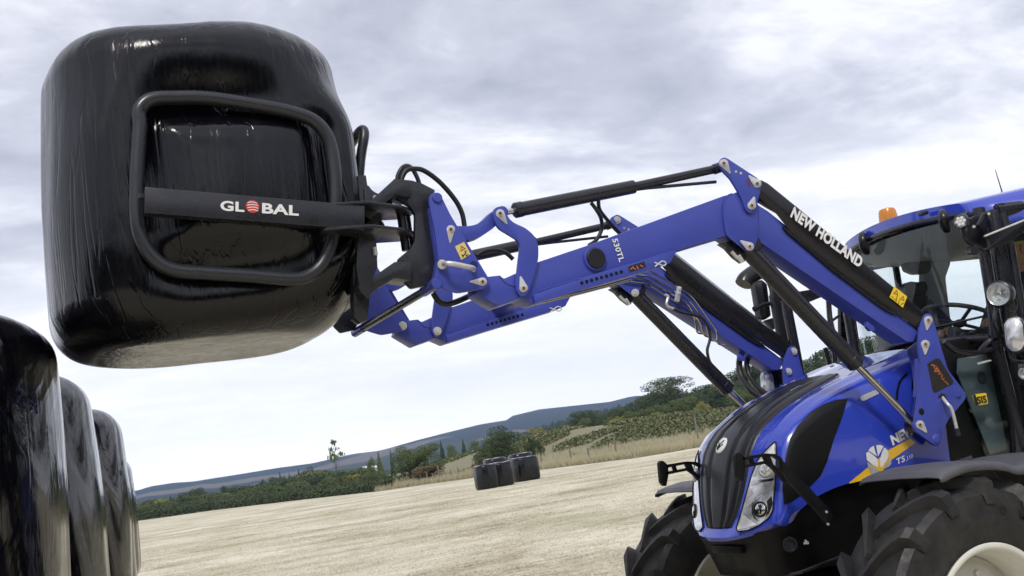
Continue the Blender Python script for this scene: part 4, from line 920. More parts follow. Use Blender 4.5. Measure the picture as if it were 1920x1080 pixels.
def hose(pts, y, r=.0095, par=loader, name='hydraulic_hose', mat=HOSE):
    P = [at(p[0], p[1], y=(p[2] if len(p) > 2 else y)) for p in pts]; return MB().tube(smooth_path(P, 8), r, 12).build(name, mat, par)
hose([ZP(p) for p in [(445, 360), (500, 382), (580, 398), (640, 425), (680, 490), (688, 560), (670, 640), (690, 720), (735, 770), (765, 800)]], Y0+DY+.045, .008)
hose([(745, 345, .3), (746, 330, .3), (754, 315, .3), (764, 311, .28), (774, 318, .25), (783, 335, .25), (788, 352, .25)], .3, .0095)
hose([(752, 348, .36), (754, 333, .36), (762, 320, .36), (775, 316.5, .36), (795, 320, .36), (824, 341, .36), (852, 373, .36), (866, 399, .36), (871, 424, .36)], .36, .0105)
hose([(1108, 380, .46), (1118, 393, .46), (1127, 410, .42), (1128, 430, .40), (1118, 450, .40), (1104, 460, .40)], .4, .0085)
hose([(1122, 376, .46), (1124, 392, .44), (1135, 408, .40), (1155, 430, .38), (1168, 442, .38)], .4, .0085)
hose([(893, 480, .1), (910, 471, .1), (930, 469, .1), (948, 474, .1), (962, 486, .1)], .1, .010)
hose([(812, 549, .40), (822, 564, .40), (836, 570, .40), (855, 566, .40), (878, 556, .38)], .4, .012)
hose([(1392, 655, -.6), (1386, 680, -.6), (1390, 706, -.58), (1408, 732, -.5), (1440, 752, -.4)], -.5, .017)
hose([(1404, 660, -.6), (1400, 684, -.6), (1406, 706, -.58), (1424, 730, -.5), (1452, 748, -.4)], -.5, .015)
hose([(1554, 555, .15), (1556, 590, .15), (1562, 620, .18), (1572, 645, .22), (1582, 660, .25)], .2, .012)
MB().cyl(at(1580, 656, y=.25), at(1590, 668, y=.27), .013, 12).build('hose_fitting', STEEL, loader)
def linch(c, y):
    P = [at(c[0]+a, c[1]+b, y=y) for a, b in [(-9, 6), (-3, 1), (4, -4), (10, -3), (11, 2), (6, 4), (-2, 1), (-10, -2)]]
    MB().tube(smooth_path(P, 6), .0032, 8).build('spring_clip', STEEL, loader)
linch((1237, 494), Y0+.02); linch((1041, 579), Y0+DY+.02)

# ==================================================================== TRACTOR
tractor = thing('tractor', (-1.1, CY, 0), 'blue farm tractor with black bonnet stripe and a glazed cab', 'tractor')
HR = [(-.50, 1.828, -.50, 1.795, .405), (-.45, 1.820, -.45, 1.787, .405), (-.38, 1.806, -.38, 1.774, .405), (-.25, 1.776, -.25, 1.744, .40), (-.1, 1.742, -.11, 1.710, .39), (.02, 1.712, .0, 1.682, .385), (.13, 1.680, .10, 1.655, .38), (.22, 1.650, .18, 1.628, .372), (.30, 1.617, .255, 1.596, .367), (.365, 1.585, .315, 1.566, .362),
      (.43, 1.547, .375, 1.535, .358), (.485, 1.500, .42, 1.495, .354), (.525, 1.448, .455, 1.447, .352), (.553, 1.392, .478, 1.395, .350), (.575, 1.330, .497, 1.335, .348), (.592, 1.268, .514, 1.275, .346), (.607, 1.208, .530, 1.216, .344), (.620, 1.150, .545, 1.164, .342), (.632, 1.105, .556, 1.128, .338), (.650, 1.085, .560, 1.112, .334), (.662, 1.064, .545, 1.100, .328), (.655, 1.046, .52, 1.092, .322)]
HB = [(-.45, 1.235), (-.42, 1.232), (-.36, 1.23), (-.2, 1.228), (-.02, 1.231), (.06, 1.232), (.12, 1.231), (.17, 1.229), (.205, 1.225), (.24, 1.219), (.27, 1.212), (.295, 1.206), (.315, 1.201), (.33, 1.196), (.35, 1.188), (.37, 1.180), (.39, 1.171), (.41, 1.160), (.43, 1.150), (.44, 1.142), (.45, 1.128), (.46, 1.112)]
def hood_pt(i, s):
    xc, zc, xe, ze, W = HR[i]; a = abs(s); q = a**2.3
    z = zc-(zc-ze)*q
    if i < 12: z += .012*math.exp(-((a-.80)/.09)**2)*min(1, (12-i)/5)       # shoulder ridge
    return Vector((xc-(xc-xe)*q, CY+W*s, z))
S_ = [-1+2*k/40 for k in range(41)]; vs = []; fs = []; nS = len(S_)
for i in range(len(HR)): vs += [hood_pt(i, s) for s in S_]
for i in range(len(HR)-1):
    for k in range(nS-1): fs.append((i*nS+k, i*nS+k+1, (i+1)*nS+k+1, (i+1)*nS+k))
hoodmb = MB().add(vs, fs)
SP = [0, .02, .06, .13, .25, .4, .6, .8, 1.0]
for sg in (1, -1):
    vs = []; fs = []; nn_ = len(SP)
    for i in range(len(HR)):
        E = hood_pt(i, sg*1.0); bx, bz = HB[i]; E2 = Vector((bx, CY+sg*(HR[i][4]+.032), bz))
        for p in SP:
            out_ = .034*(1-math.exp(-p*16)); sh = .012*math.sin(math.pi*min(1, p*1.1))
            q = E.lerp(E2, p); q.y = CY+sg*(HR[i][4]+out_+sh*.6); vs.append(q)
    for i in range(len(HR)-1):
        for k in range(nn_-1): fs.append((i*nn_+k, i*nn_+k+1, (i+1)*nn_+k+1, (i+1)*nn_+k))
    hoodmb.add(vs, fs)
bonnet = hoodmb.build('bonnet', BONNET, tractor, angle=50)
bm = bmesh.new(); bm.from_mesh(bonnet.data); bmesh.ops.remove_doubles(bm, verts=bm.verts, dist=.0008); bmesh.ops.recalc_face_normals(bm, faces=bm.faces); bm.to_mesh(bonnet.data)
for v in bm.verts: v.co += WLOC[bonnet.name]
HOOD = BVHTree.FromBMesh(bm); bm.free()
from mathutils.geometry import delaunay_2d_cdt
def patch_on(name, pts, mat, parent, off=.003, step=6.0, round_=None, mirror=False, bvh=None, th=0.0, smooth=True):
    """a sheet of the outline seen in the photo, laid on the curved panel"""
    bvh = bvh or HOOD
    V2 = [Vector(p) for p in pts]
    if round_: V2 = [Vector((p.x, p.y)) for p in fillet([Vector((a, b, 0)) for a, b in pts], round_, 4)]
    dense = []
    for i in range(len(V2)):
        a, b = V2[i], V2[(i+1) % len(V2)]; m_ = max(1, int((b-a).length/step))
        dense += [a+(b-a)*(k/m_) for k in range(m_)]
    V2 = dense; nb = len(V2); inner = []
    x0 = min(v.x for v in V2); x1 = max(v.x for v in V2); y0 = min(v.y for v in V2); y1 = max(v.y for v in V2)
    y = y0
    while y < y1:
        x = x0
        while x < x1:
            q = Vector((x+.01, y+.01)); c_ = False; dmin = 9e9
            for k in range(nb):
                a, b = V2[k], V2[(k+1) % nb]; ab = b-a; t_ = max(0, min(1, (q-a).dot(ab)/max(ab.length_squared, 1e-9))); dmin = min(dmin, (q-a-ab*t_).length)
                if (a.y > q.y) != (b.y > q.y) and q.x < (b.x-a.x)*(q.y-a.y)/(b.y-a.y)+a.x: c_ = not c_
            if c_ and dmin > step*.4: inner.append(q)
            x += step
        y += step
    co, ed, fc, *_ = delaunay_2d_cdt(V2+inner, [], [list(range(nb))], 1, 1e-4)
    P = []; nrm = []
    for c in co:
        D = ray(c.x, c.y).normalized(); h = bvh.ray_cast(CAM, D)
        if h[0] is None: h = bvh.find_nearest(at(c.x, c.y, y=.33))
        n = h[1] if h[1].dot(D) < 0 else -h[1]; P.append(h[0]+n*off); nrm.append(n)
    idx = {}; vv = []
    for i, p in enumerate(P):
        if p is not None: idx[i] = len(vv); vv.append(p)
    ff = [tuple(idx[j] for j in f) for f in fc if all(j in idx for j in f)]
    res = [MB().add(vv, ff).build(name, mat, parent, angle=60, smooth=smooth)]
    if mirror: res.append(MB().add(mirror_y(vv), [tuple(reversed(f)) for f in ff]).build(name, mat, parent, angle=60, smooth=smooth))
    return res
def hit(px_, py_, off=0.0):
    D = ray(px_, py_).normalized(); h = HOOD.ray_cast(CAM, D); n = h[1] if h[1].dot(D) < 0 else -h[1]; return h[0]+n*off, n
# black centre panel with its lengthwise flutes, standing proud of the bonnet
rowsI = list(range(4, 19)); wst = [.19, .198, .203, .205, .206, .207, .208, .208, .207, .204, .196, .182, .162, .132, .098]
vs = []; fs = []; K = 44
for r_i, i in enumerate(rowsI):
    for k in range(K+1):
        u = -1+2*k/K; s = wst[r_i]*u/HR[i][4]; p = hood_pt(i, s)
        a = hood_pt(min(i+1, len(HR)-1), s)-hood_pt(max(i-1, 0), s); b = Vector((0, 1, 0)); n = a.cross(b).normalized()
        if n.x < 0 and n.z < 0: n = -n
        if n.z < -.2: n = -n
        edge = min(1, (1-abs(u))/.06); fl = -.010*math.exp(-((abs(u)-.42)/.07)**2) - .008*math.exp(-((abs(u)-.82)/.06)**2)
        vs.append(p + n*(.001+.011*edge**.5 + fl*min(1, (r_i+1)/3)))
for r_i in range(len(rowsI)-1):
    for k in range(K): fs.append((r_i*(K+1)+k, r_i*(K+1)+k+1, (r_i+1)*(K+1)+k+1, (r_i+1)*(K+1)+k))
panel = MB().add(vs, fs).build('bonnet_centre_panel', GRAIN, bonnet, angle=50)
vent = [(1589, 748), (1568, 750), (1543, 759), (1518, 775), (1497, 797), (1482, 822), (1474.5, 850), (1469, 885), (1467.5, 920), (1470, 946), (1484, 941), (1499, 930), (1519, 911), (1538, 892), (1550, 866), (1563, 823), (1578, 784)]
patch_on('side_grille', vent, GRILLE, bonnet, off=.003, mirror=True, step=5)
lampo = [(1455, 828), (1447, 835), (1431, 851), (1421, 864), (1410, 892), (1394, 951), (1382, 990), (1383, 997), (1402, 994), (1423, 986.5), (1443, 971), (1450, 957), (1453.5, 915), (1456, 878), (1457, 845)]
hl, hr = patch_on('headlamp', lampo, LENS, bonnet, off=.004, mirror=True, step=4)
lin = MB()
outl = [(x, y) for x, y in lampo]
for o_, mir in ((hl, False), (hr, True)):
    f = mirror_y if mir else (lambda P: P)
    P = [hit(x, y, .0055)[0] for x, y in fillet([Vector((a, b, 0)) for a, b in lampo], 3, 3) and [(v.x, v.y) for v in fillet([Vector((a, b, 0)) for a, b in lampo], 3, 3)]]
    MB().tube(f(P), .003, 8, True).build('lamp_seal', BODY, o_)
    for (cx_, cy_, r_, d_) in ((1427, 955, .036, 0), (1437, 880, .036, 1)):
        c, n = hit(cx_, cy_, .004); P2 = f([c, c+n]); c2 = P2[0]; n2 = (P2[1]-P2[0])
        MB().lathe([(r_, .0), (r_*.98, .006), (r_*.86, .009), (r_*.84, .004), (r_*.7, -.001+.002)], c2, n2, 32).build('lamp_ring', BODY if not d_ else STEEL, o_)
        MB().lathe([(.0001, .012), (r_*.4, .011), (r_*.7, .008), (r_*.84, .004)], c2, n2, 32).build('lamp_bulb', LAMP if d_ else CHROME, o_)
    if not mir:
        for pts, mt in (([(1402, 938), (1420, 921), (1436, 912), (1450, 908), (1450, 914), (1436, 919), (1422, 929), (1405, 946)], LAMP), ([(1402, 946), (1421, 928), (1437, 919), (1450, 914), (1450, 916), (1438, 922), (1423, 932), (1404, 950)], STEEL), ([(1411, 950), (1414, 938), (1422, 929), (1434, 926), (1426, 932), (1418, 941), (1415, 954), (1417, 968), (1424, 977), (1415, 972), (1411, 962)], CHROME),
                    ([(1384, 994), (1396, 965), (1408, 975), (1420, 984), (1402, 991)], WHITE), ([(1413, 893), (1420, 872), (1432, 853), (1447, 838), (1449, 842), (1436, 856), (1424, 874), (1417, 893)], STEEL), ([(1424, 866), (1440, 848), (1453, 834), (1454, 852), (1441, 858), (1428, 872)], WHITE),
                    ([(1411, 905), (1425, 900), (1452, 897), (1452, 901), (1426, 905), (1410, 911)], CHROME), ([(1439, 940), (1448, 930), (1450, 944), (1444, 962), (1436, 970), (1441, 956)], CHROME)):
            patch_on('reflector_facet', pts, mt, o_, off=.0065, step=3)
c, n = hit(1357, 838, .012); em = MB().lathe([(.0001, .012), (.030, .010), (.036, .006), (.038, 0)], c, n, 36).build('emblem', WHITE, bonnet); em['label'] = 'oval silver leaf badge'
U_ = (Vector((0, 0, 1))-n*n.z).normalized(); Rr = U_.cross(n)
for v in em.data.vertices:
    d = v.co.copy(); v.co = d + U_*(d.dot(U_)*.18)
for seg in ([(-.024, .018), (-.006, .002), (-.004, -.030)], [(.024, .022), (.004, .002), (-.004, -.030)], [(-.027, -.002), (-.014, -.014), (-.004, -.030)], [(.026, .0), (.008, -.014), (-.004, -.030)]):
    MB().tube([c+Rr*a+U_*b+n*(.0135-.06*(abs(a)+abs(b))**2*3) for a, b in seg], .0022, 6).build('leaf_line', BODY, em)
stripe = [(1588, 908), (1640, 865.5), (1667, 843), (1706, 822.6), (1716, 830), (1667, 865.5), (1640, 886), (1617, 905), (1604, 905.5)]
patch_on('yellow_stripe', stripe, GOLD, bonnet, off=.0022, step=5)
Z8 = lambda q: (1560+q[0]/4.5, 660+q[1]/4.5)
leafW = [[(284, 858), (292, 845), (306, 842), (350, 874), (378, 900), (386, 930), (386, 975), (340, 950), (290, 912)], [(302, 832), (322, 806), (348, 791), (358, 830), (376, 880)], [(368, 787), (400, 784), (431, 795), (410, 835), (384, 882)], [(437, 806), (462, 825), (472, 852), (472, 880), (450, 930), (418, 980), (400, 960), (400, 905), (420, 840)]]
for q in leafW: patch_on('leaf_logo', [Z8(p) for p in q], WHITE, bonnet, off=.0034, step=3)
for q in [[(291, 926), (398, 1003), (372, 1020), (345, 1040), (318, 1010), (302, 975)], [(487, 886), (496, 910), (497, 945), (480, 965), (438, 985), (424, 1002), (440, 970)]]: patch_on('leaf_logo', [Z8(p) for p in q], STEEL, bonnet, off=.0034, step=3)
patch_on('leaf_logo', [Z8(p) for p in [(386, 905), (400, 908), (404, 985), (478, 884), (420, 1010), (398, 1010), (296, 922), (390, 985)]], GOLD, bonnet, off=.0040, step=3)
def text_on(name, txt, a, b, up, mat, bold, shear=0.0, off=.0045):
    A, _n = hit(*a); B, _ = hit(*b); e1 = (B-A); Lh = e1.length; e1.normalize(); n = _n; e2 = n.cross(e1).normalized(); Uq = at(*up, y=A.y); H = abs((Uq-A).dot(e2))
    V, F = text_mesh(txt, A, e1, e2, Lh, H, bold, shear, 1.0, 0); V2 = []
    for v in V:
        h = HOOD.find_nearest(v); m = h[1] if h[1].y > 0 else -h[1]; V2.append(h[0]+m*off)
    MB().add(V2, F).build(name, mat, bonnet, smooth=False)
text_on('lettering', 'NEW', (1673, 836), (1717, 812), (1668, 817), WHITE, .05, .12)
text_on('model_lettering', 'T5', (1682, 871), (1698, 864), (1680, 860), WHITE, .02, .25); text_on('model_lettering', '.110', (1698, 865), (1712, 857.5), (1697, 857), WHITE, .01, .25)
patch_on('name_badge', [(1611, 746), (1615, 742), (1654, 725.5), (1660, 732), (1619, 752), (1614, 751)], STEEL, bonnet, off=.004, step=3)
patch_on('vent_slot', [(1679, 752), (1679.5, 735), (1684, 716), (1692, 705), (1701, 698.5), (1701, 704), (1692, 712), (1687, 722), (1684, 737), (1683.5, 750)], BODY, bonnet, off=.002, step=3)
patch_on('vent_slot', [(1708, 733), (1709, 712), (1713, 703), (1716, 712), (1715, 728)], BODY, bonnet, off=.002, step=3)
MB().tube([hit(a, b, .012)[0] for a, b in ((1484, 737), (1492, 733), (1500, 728.5), (1505, 728))], .003, 8).build('bonnet_catch', STEEL, bonnet)

# chassis, front support, engine
fs_ = MB(); P0 = [(.60, 1.045, .30), (.50, 1.09, .335), (.40, 1.13, .345), (.0, 1.2, .345)]
vs = []; prof_ = [(.62, 1.06, .10), (.60, 1.075, .25), (.52, 1.105, .33), (.42, 1.15, .355), (.30, 1.21, .36), (.05, 1.26, .36), (-.9, 1.26, .36)]
lowp = [(.56, .86, .08), (.54, .86, .20), (.46, .86, .25), (.34, .86, .26), (.22, .86, .26), (.0, .82, .28), (-.9, .7, .3)]
for a, b in zip(prof_, lowp):
    vs += [Vector((a[0], CY+a[2], a[1])), Vector(((a[0]*1.3+b[0])/2.3, CY+(a[2]+b[2])/2+.02, (a[1]+b[1])/2+.05)), Vector((b[0], CY+b[2], b[1])), Vector((b[0], CY-b[2], b[1])), Vector(((a[0]*1.3+b[0])/2.3, CY-(a[2]+b[2])/2-.02, (a[1]+b[1])/2+.05)), Vector((a[0], CY-a[2], a[1]))]
nP = len(prof_); fs = [(i*6+k, i*6+(k+1) % 6, (i+1)*6+(k+1) % 6, (i+1)*6+k) for i in range(nP-1) for k in range(6)] + [(0, 1, 2, 3, 4, 5), tuple((nP-1)*6+k for k in (5, 4, 3, 2, 1, 0))]
support = MB().add(vs, fs).build('front_support', BODY, tractor, bevel=.012)
MB().box((.60, CY, 1.0), (.03, .24, .035)).build('tow_slot', BODY, support, bevel=.004)
c = at(1482, 1021, y=.27); MB().lathe([(.035, 0), (.034, .012), (.026, .012), (.024, -.004), (.0001, -.004)], (c.x, .262, c.z), (0.35, 1, 0), 28).build('round_port', BLACKP, support)
c = at(1511, 1018, y=.30)
for a, r in (((-.006, 0), .007), ((.009, 0), .005), ((.002, .010), .005)): MB().lathe([(r, 0), (r, .002), (r*.6, .002), (r*.6, 0)], (c.x+a[0], .302, c.z+a[1]), (0, 1, 0), 14).build('tractor_pictogram', WHITE, support)
MB().tube([Vector((.60, CY-.2, .845)), Vector((.585, CY+.08, .845)), Vector((.42, CY+.29, .87)), Vector((.20, CY+.31, .90))], .009, 10).build('lower_trim', BLACKP, support)
MB().box((.1, CY, .66), (.5, .30, .34)).build('front_axle_block', BODY, tractor, bevel=.03)
MB().cyl((0.03, CY-.86, .6), (.03, CY+.78, .6), .085).build('front_axle', BODY, tractor)
MB().box((-.7, CY, .75), (1.5, .56, .62)).build('engine_block', BODY, tractor, bevel=.04)
MB().box((-2.2, CY, .8), (1.0, .6, .7)).build('transmission', BODY, tractor, bevel=.04)
for (a, b) in (((-.2, .38, 1.15), (-.6, .40, .8)), ((-.35, .37, 1.1), (-.25, .42, .7))):
    MB().tube(smooth_path([a, ((a[0]+b[0])/2+.05, .43, (a[2]+b[2])/2), b], 6), .018, 10).build('engine_hose', HOSE, tractor)

# front guards: T headed perforated arms bolted beside the lamps
def guard(dy, dxx=0):
    pr = lambda P: [at(a, b, y=.37)+Vector((dxx, dy, 0)) for a, b in P]; mb = MB()
    mb.prism(fillet(pr([(1380, 853), (1383, 848), (1387, 849), (1397, 858), (1398, 878), (1394, 902), (1390, 901), (1384, 893)]), .008, 3), (0, -.03, 0))
    mb.prism(fillet(pr([(1392, 857), (1435, 850), (1454, 851), (1466, 858), (1470, 868), (1462, 862), (1450, 856), (1434, 855.5), (1393, 864)]), .004, 3), (0, -.022, 0))
    mb.prism(fillet(pr([(1392, 872), (1424, 866.5), (1440, 863), (1452, 872), (1470, 888), (1478, 900), (1472, 903), (1450, 878), (1438, 869), (1394, 878)]), .004, 3), (0, -.022, 0))
    for q in ([(1407, 859), (1412, 858), (1416, 870), (1411, 871)], [(1432, 854), (1444, 854), (1450, 870), (1438, 868), (1436, 862)], [(1464, 862), (1472, 868), (1466, 884), (1459, 879)]): mb.prism(pr(q), (0, -.021, 0))
    dy2 = dy*1.28; dxx -= .10 if dy else 0; pr = lambda P: [at(a, b, y=.46)+Vector((dxx, dy2, 0)) for a, b in P]
    mb.prism(fillet(pr([(1464, 860), (1472, 868), (1490, 888), (1512, 908), (1545, 944), (1560, 961), (1561, 984), (1554, 984), (1541, 968), (1506, 930), (1480, 903), (1469, 882)]), .01, 3), (0, -.02, 0))
    g = mb.build('front_guard', BODY, tractor, bevel=.002)
    for q in ((1549, 960), (1552, 983)):
        p = at(*q, y=.46)+Vector((dxx, dy2, 0)); MB().cyl(p-Vector((0, .002, 0)), p+Vector((0, .006, 0)), .006, 6).build('bolt_head', STEEL, g)
guard(0); guard(-.655, .0)

# wheels
def wheel(cx_, cy_, r, wd, sg, rimr, nlug, name='front_wheel'):
    cz = r-.012; hw = wd/2
    root = thing(name, (cx_, cy_, cz), None, None); root.parent = tractor; root.location = Vector((cx_, cy_, cz))-WLOC['tractor']; WLOC[root.name] = Vector((cx_, cy_, cz))
    base = r-.045*r/.62
    prof = [(rimr*.97, -hw*.74), (rimr*1.06, -hw*.86), (rimr*1.25, -hw*.98), ((rimr+base)/2, -hw*1.02), (base*.93, -hw*.94), (base*.975, -hw*.80), (base, -hw*.45), (base*1.004, 0), (base, hw*.45), (base*.975, hw*.80), (base*.93, hw*.94), ((rimr+base)/2, hw*1.02), (rimr*1.25, hw*.98), (rimr*1.06, hw*.86), (rimr*.97, hw*.74)]
    tb = MB().lathe(prof, (cx_, cy_, cz), (0, 1, 0), 72)
    def P(th, rr, y): return Vector((cx_+rr*math.cos(th), cy_+y, cz+rr*math.sin(th)))
    for k in range(nlug):
        for side in (1, -1):
            th0 = 2*math.pi*(k + (.5 if side < 0 else 0))/nlug; M_ = 9; vs = []
            for m in range(M_+1):
                t = m/M_; y = side*hw*(-.06+1.04*t); th = th0 + (-.40*(1-t)**1.35+.02)*(.62/r)**.2*1.05
                rb = base*(1-.012*t) if t < .72 else base*(1-.06*((t-.72)/.28)**1.5-.01); rt = r-.006 if t < .82 else r-.006-.026*((t-.82)/.18)**1.6
                hw_b = (.036+.016*t)*(.62/r)**.5*1.15; hw_t = (.023+.016*t)*(.62/r)**.5*1.15
                if m == 0: hw_t *= .8
                vs += [P(th-hw_b, rb-.006, y), P(th-hw_t, rt, y), P(th+hw_t, rt, y), P(th+hw_b, rb-.006, y)]
            y = side*hw*1.03; th = th0+.02; hb = .05*(.62/r)**.5   # root of the lug down the shoulder
            vs += [P(th-hb, base*.86, y), P(th-hb*.72, base*.93, y*1.01), P(th+hb*.72, base*.93, y*1.01), P(th+hb, base*.86, y)]
            n_ = M_+2; fs = [(i*4+a, i*4+a+1, (i+1)*4+a+1, (i+1)*4+a) for i in range(n_-1) for a in range(3)] + [(0, 1, 2, 3), tuple((n_-1)*4+a for a in (3, 2, 1, 0))]
            tb.add(vs, fs)
    tyre = tb.build('tyre', RUBBER, root, angle=28)
    # raised sidewall letters
    if sg > 0:
        mb = MB()
        for q, ch in enumerate('ROMO'):
            th = rad(142) - q*rad(13); c = P(th, (rimr*.50+base*.50), hw*1.022-.0005)
            e2 = Vector((math.cos(th), 0, math.sin(th))); e1 = Vector((0, 1, 0)).cross(e2)*-1
            V, F = text_mesh(ch, c, e1, e2, .034, .040, .03, 0, 1, .001); mb.add(V, F)
        mb.build('sidewall_lettering', material('moulded_rubber_letters', (.006, .006, .007), .7), tyre, smooth=False)
    rp = [(rimr*1.03, hw*.82), (rimr*1.05, hw*.90), (rimr*1.02, hw*.935), (rimr*.975, hw*.92), (rimr*.95, hw*.86), (rimr*.935, hw*.60), (rimr*.90, hw*.52), (rimr*.885, hw*.20), (rimr*.86, -hw*.02), (rimr*.80, hw*.02), (rimr*.72, hw*.16), (rimr*.58, hw*.22), (rimr*.48, hw*.34), (rimr*.30, hw*.36), (.0001, hw*.36)]
    if sg < 0: rp = [(a, -b) for a, b in rp]
    rm = MB().lathe(rp, (cx_, cy_, cz), (0, 1, 0), 72).build('rim', RIMC, root, angle=50)
    for k in range(8):
        th = 2*math.pi*(k+.3)/8; c = P(th, rimr*.65, sg*hw*.18); MB().cyl(c, c+Vector((0, sg*.02, 0)), .014, 6).build('wheel_nut', STEEL, rm)
        if k % 2: c = P(th+.2, rimr*.88, sg*hw*.2); MB().box(c, (.02, .03, .012), Matrix.Rotation(-th, 3, 'Y')).build('rim_lug', RIMC, rm, bevel=.002)
    MB().cyl(P(0, 0, sg*hw*.1), P(0, 0, sg*hw*.62), rimr*.30, 32).build('hub', RIMC, root)
    # inner side of the rim
    ri = [(rimr*1.03, -hw*.80*sg), (rimr*1.0, -hw*.86*sg), (rimr*.95, -hw*.82*sg), (rimr*.90, -hw*.3*sg), (rimr*.86, hw*.08*sg)]
    MB().lathe(ri, (cx_, cy_, cz), (0, 1, 0), 48).build('rim_barrel', RIMC, root)
    return root
wheel(.035, .80, .618, .37, 1, .320, 15)
wheel(.09, -.95, .622, .37, -1, .320, 15)
wheel(-2.40, .80, .80, .45, 1, .46, 20, 'rear_wheel'); wheel(-2.40, -.92, .80, .45, -1, .46, 20, 'rear_wheel')
# front fenders
fpx = [(1764, 901), (1776, 894), (1790, 887), (1815, 878.5), (1850, 874.5), (1885, 876.5), (1920, 883)]
_pl = [at(a, b, y=.98) for a, b in fpx]; _e = _pl[-1]; _tail = [Vector((-.52, .98, 1.22)), Vector((-.66, .98, 1.06)), Vector((-.74, .98, .86))]
def fender2(mir):
    P = smooth_path(_pl+_tail, 4); n = len(P); vs = []
    cols = [(0, -.015), (.0, .010), (.010, .022), (.06, .030), (.24, .034), (.42, .026), (.49, .018), (.50, -.005)]
    for i, p in enumerate(P):
        dn = 0
        for (u, dz) in cols:
            v = Vector((p.x, p.y-u, p.z+dz*(1 if i > 1 else .55)))
            if i == 0: v.z += .0
            vs.append(v)
    if mir: vs = mirror_y(vs)
    m = len(cols); fs = [(i*m+k, i*m+k+1, (i+1)*m+k+1, (i+1)*m+k) for i in range(n-1) for k in range(m-1)]
    o = MB().add(vs, fs).build('front_fender', FENDER, tractor, angle=45)
    sm = o.modifiers.new('thickness', 'SOLIDIFY'); sm.thickness = .006
    return o
f1 = fender2(False); f2 = fender2(True); f2.location.x += .13; f2.location.z += .012
for yy, s in ((.62, 1), (2*CY-.62, -1)):
    MB().tube(smooth_path([(.0, yy-.1*s, .75), (.02, yy-.05*s, 1.0), (.0, yy+.05*s, 1.2), (-.15, yy+.2*s, 1.27)], 5), .022, 10).build('fender_bracket', BLACKP, tractor)
MB().prism([at(a, b, y=.55) for a, b in ((1733, 900), (1752, 898), (1745, 918), (1738, 921))], (0, -.02, 0)).build('blue_lug', BLUE, tractor)

# ---------------------------------------------------------------- cab
XF = -.88
def pl(name, pts, y, th, mat, parent=tractor, fr=.008, bevel=.003): return plate(name, pts, y, th, mat, parent, fr=fr, bevel=bevel)
roof_y = .74
# roof: lofted shell. columns across y, rows back along x
def roof_z(x, y):
    v = (y-CY)/.80; t = min(1, max(0, (XF-x)/.30)); return 2.515 + .075*(1-abs(v)**2.4) + .045*math.sin(min(1, t)*1.57)
vs = []; fs = []; NY = 24; NX = 18
def roof_front(v): return XF + .10*(1-v*v) - (.02)
for i in range(NX+1):
    t = i/NX
    for k in range(NY+1):
        v = -1+2*k/NY; xf = roof_front(v); x = xf + (-2.62-xf)*t
        hw_ = .52 + .30*min(1, max(0, (xf-x)/.42))**.8
        y = CY + v*hw_; e_ = max(0, abs(v)-.86)/.14
        z = 2.545 - .045*abs(v)**2.2 + .075*(1-math.exp(-((xf-x)/.62)**1.5)) - .07*e_**2
        vs.append((x, y, z))
for i in range(NX):
    for k in range(NY): fs.append((i*(NY+1)+k, (i+1)*(NY+1)+k, (i+1)*(NY+1)+k+1, i*(NY+1)+k+1))
nTop = len(vs)
vs += [(x, y, z-.055 if (idx % (NY+1)) not in (0, NY) else z-.075) for idx, (x, y, z) in enumerate(vs)]
for i in range(NX):
    for k in range(NY): a = nTop+i*(NY+1)+k; fs.append((a, a+1, a+NY+2, a+NY+1))
for k in range(NY): fs.append((k, k+1, nTop+k+1, nTop+k)); b = NX*(NY+1)+k; fs.append((b+1, b, nTop+b, nTop+b+1))
for i in range(NX):
    a = i*(NY+1); b = a+NY; fs.append((a+NY+1, a, nTop+a, nTop+a+NY+1)); fs.append((b, b+NY+1, nTop+b+NY+1, nTop+b))
roof = MB().add(vs, fs).build('cab_roof', BLUE, tractor, angle=40)
roof.data.materials[0] = BONNET
# black gasket under the visor, and the headliner
def visor_pt(v, dz, dx=0.0):
    xf = roof_front(v); return Vector((xf+dx, CY+v*.52, 2.545-.045*abs(v)**2.2-.055+dz))
MB().tube([visor_pt(-1+2*k/24, -.012, .004) for k in range(25)], .016, 10).build('windscreen_gasket', BLACKP, tractor)
vs = []; fs = []
for i in range(9):
    t = i/8
    for k in range(13):
        v = -.97+1.94*k/12; xf = roof_front(v)-.03; x = xf+(-2.5-xf)*t; hw_ = .50+.24*min(1, max(0, (xf-x)/.42)); vs.append((x, CY+v*hw_, 2.452-.06*t*(1-t)*4-.012*abs(v)**2))
for i in range(8):
    for k in range(12): fs.append((i*13+k, i*13+k+1, (i+1)*13+k+1, (i+1)*13+k))
MB().add(vs, fs).build('headliner', LINING, tractor)
# windscreen: curved sheet
vs = []; fs = []
for i in range(9):
    t = i/8
    for k in range(17):
        v = -1+2*k/16; q = roof_front(v)-.028; x = q + .06*t*(1-.3*v*v); y = CY + v*(.50-.01*t); z = (2.475-.045*abs(v)**2.2)*(1-t)+1.80*t; vs.append((x, y, z))
for i in range(8):
    for k in range(16): fs.append((i*17+k, i*17+k+1, (i+1)*17+k+1, (i+1)*17+k))
MB().add(vs, fs).build('windscreen', GLASS, tractor)
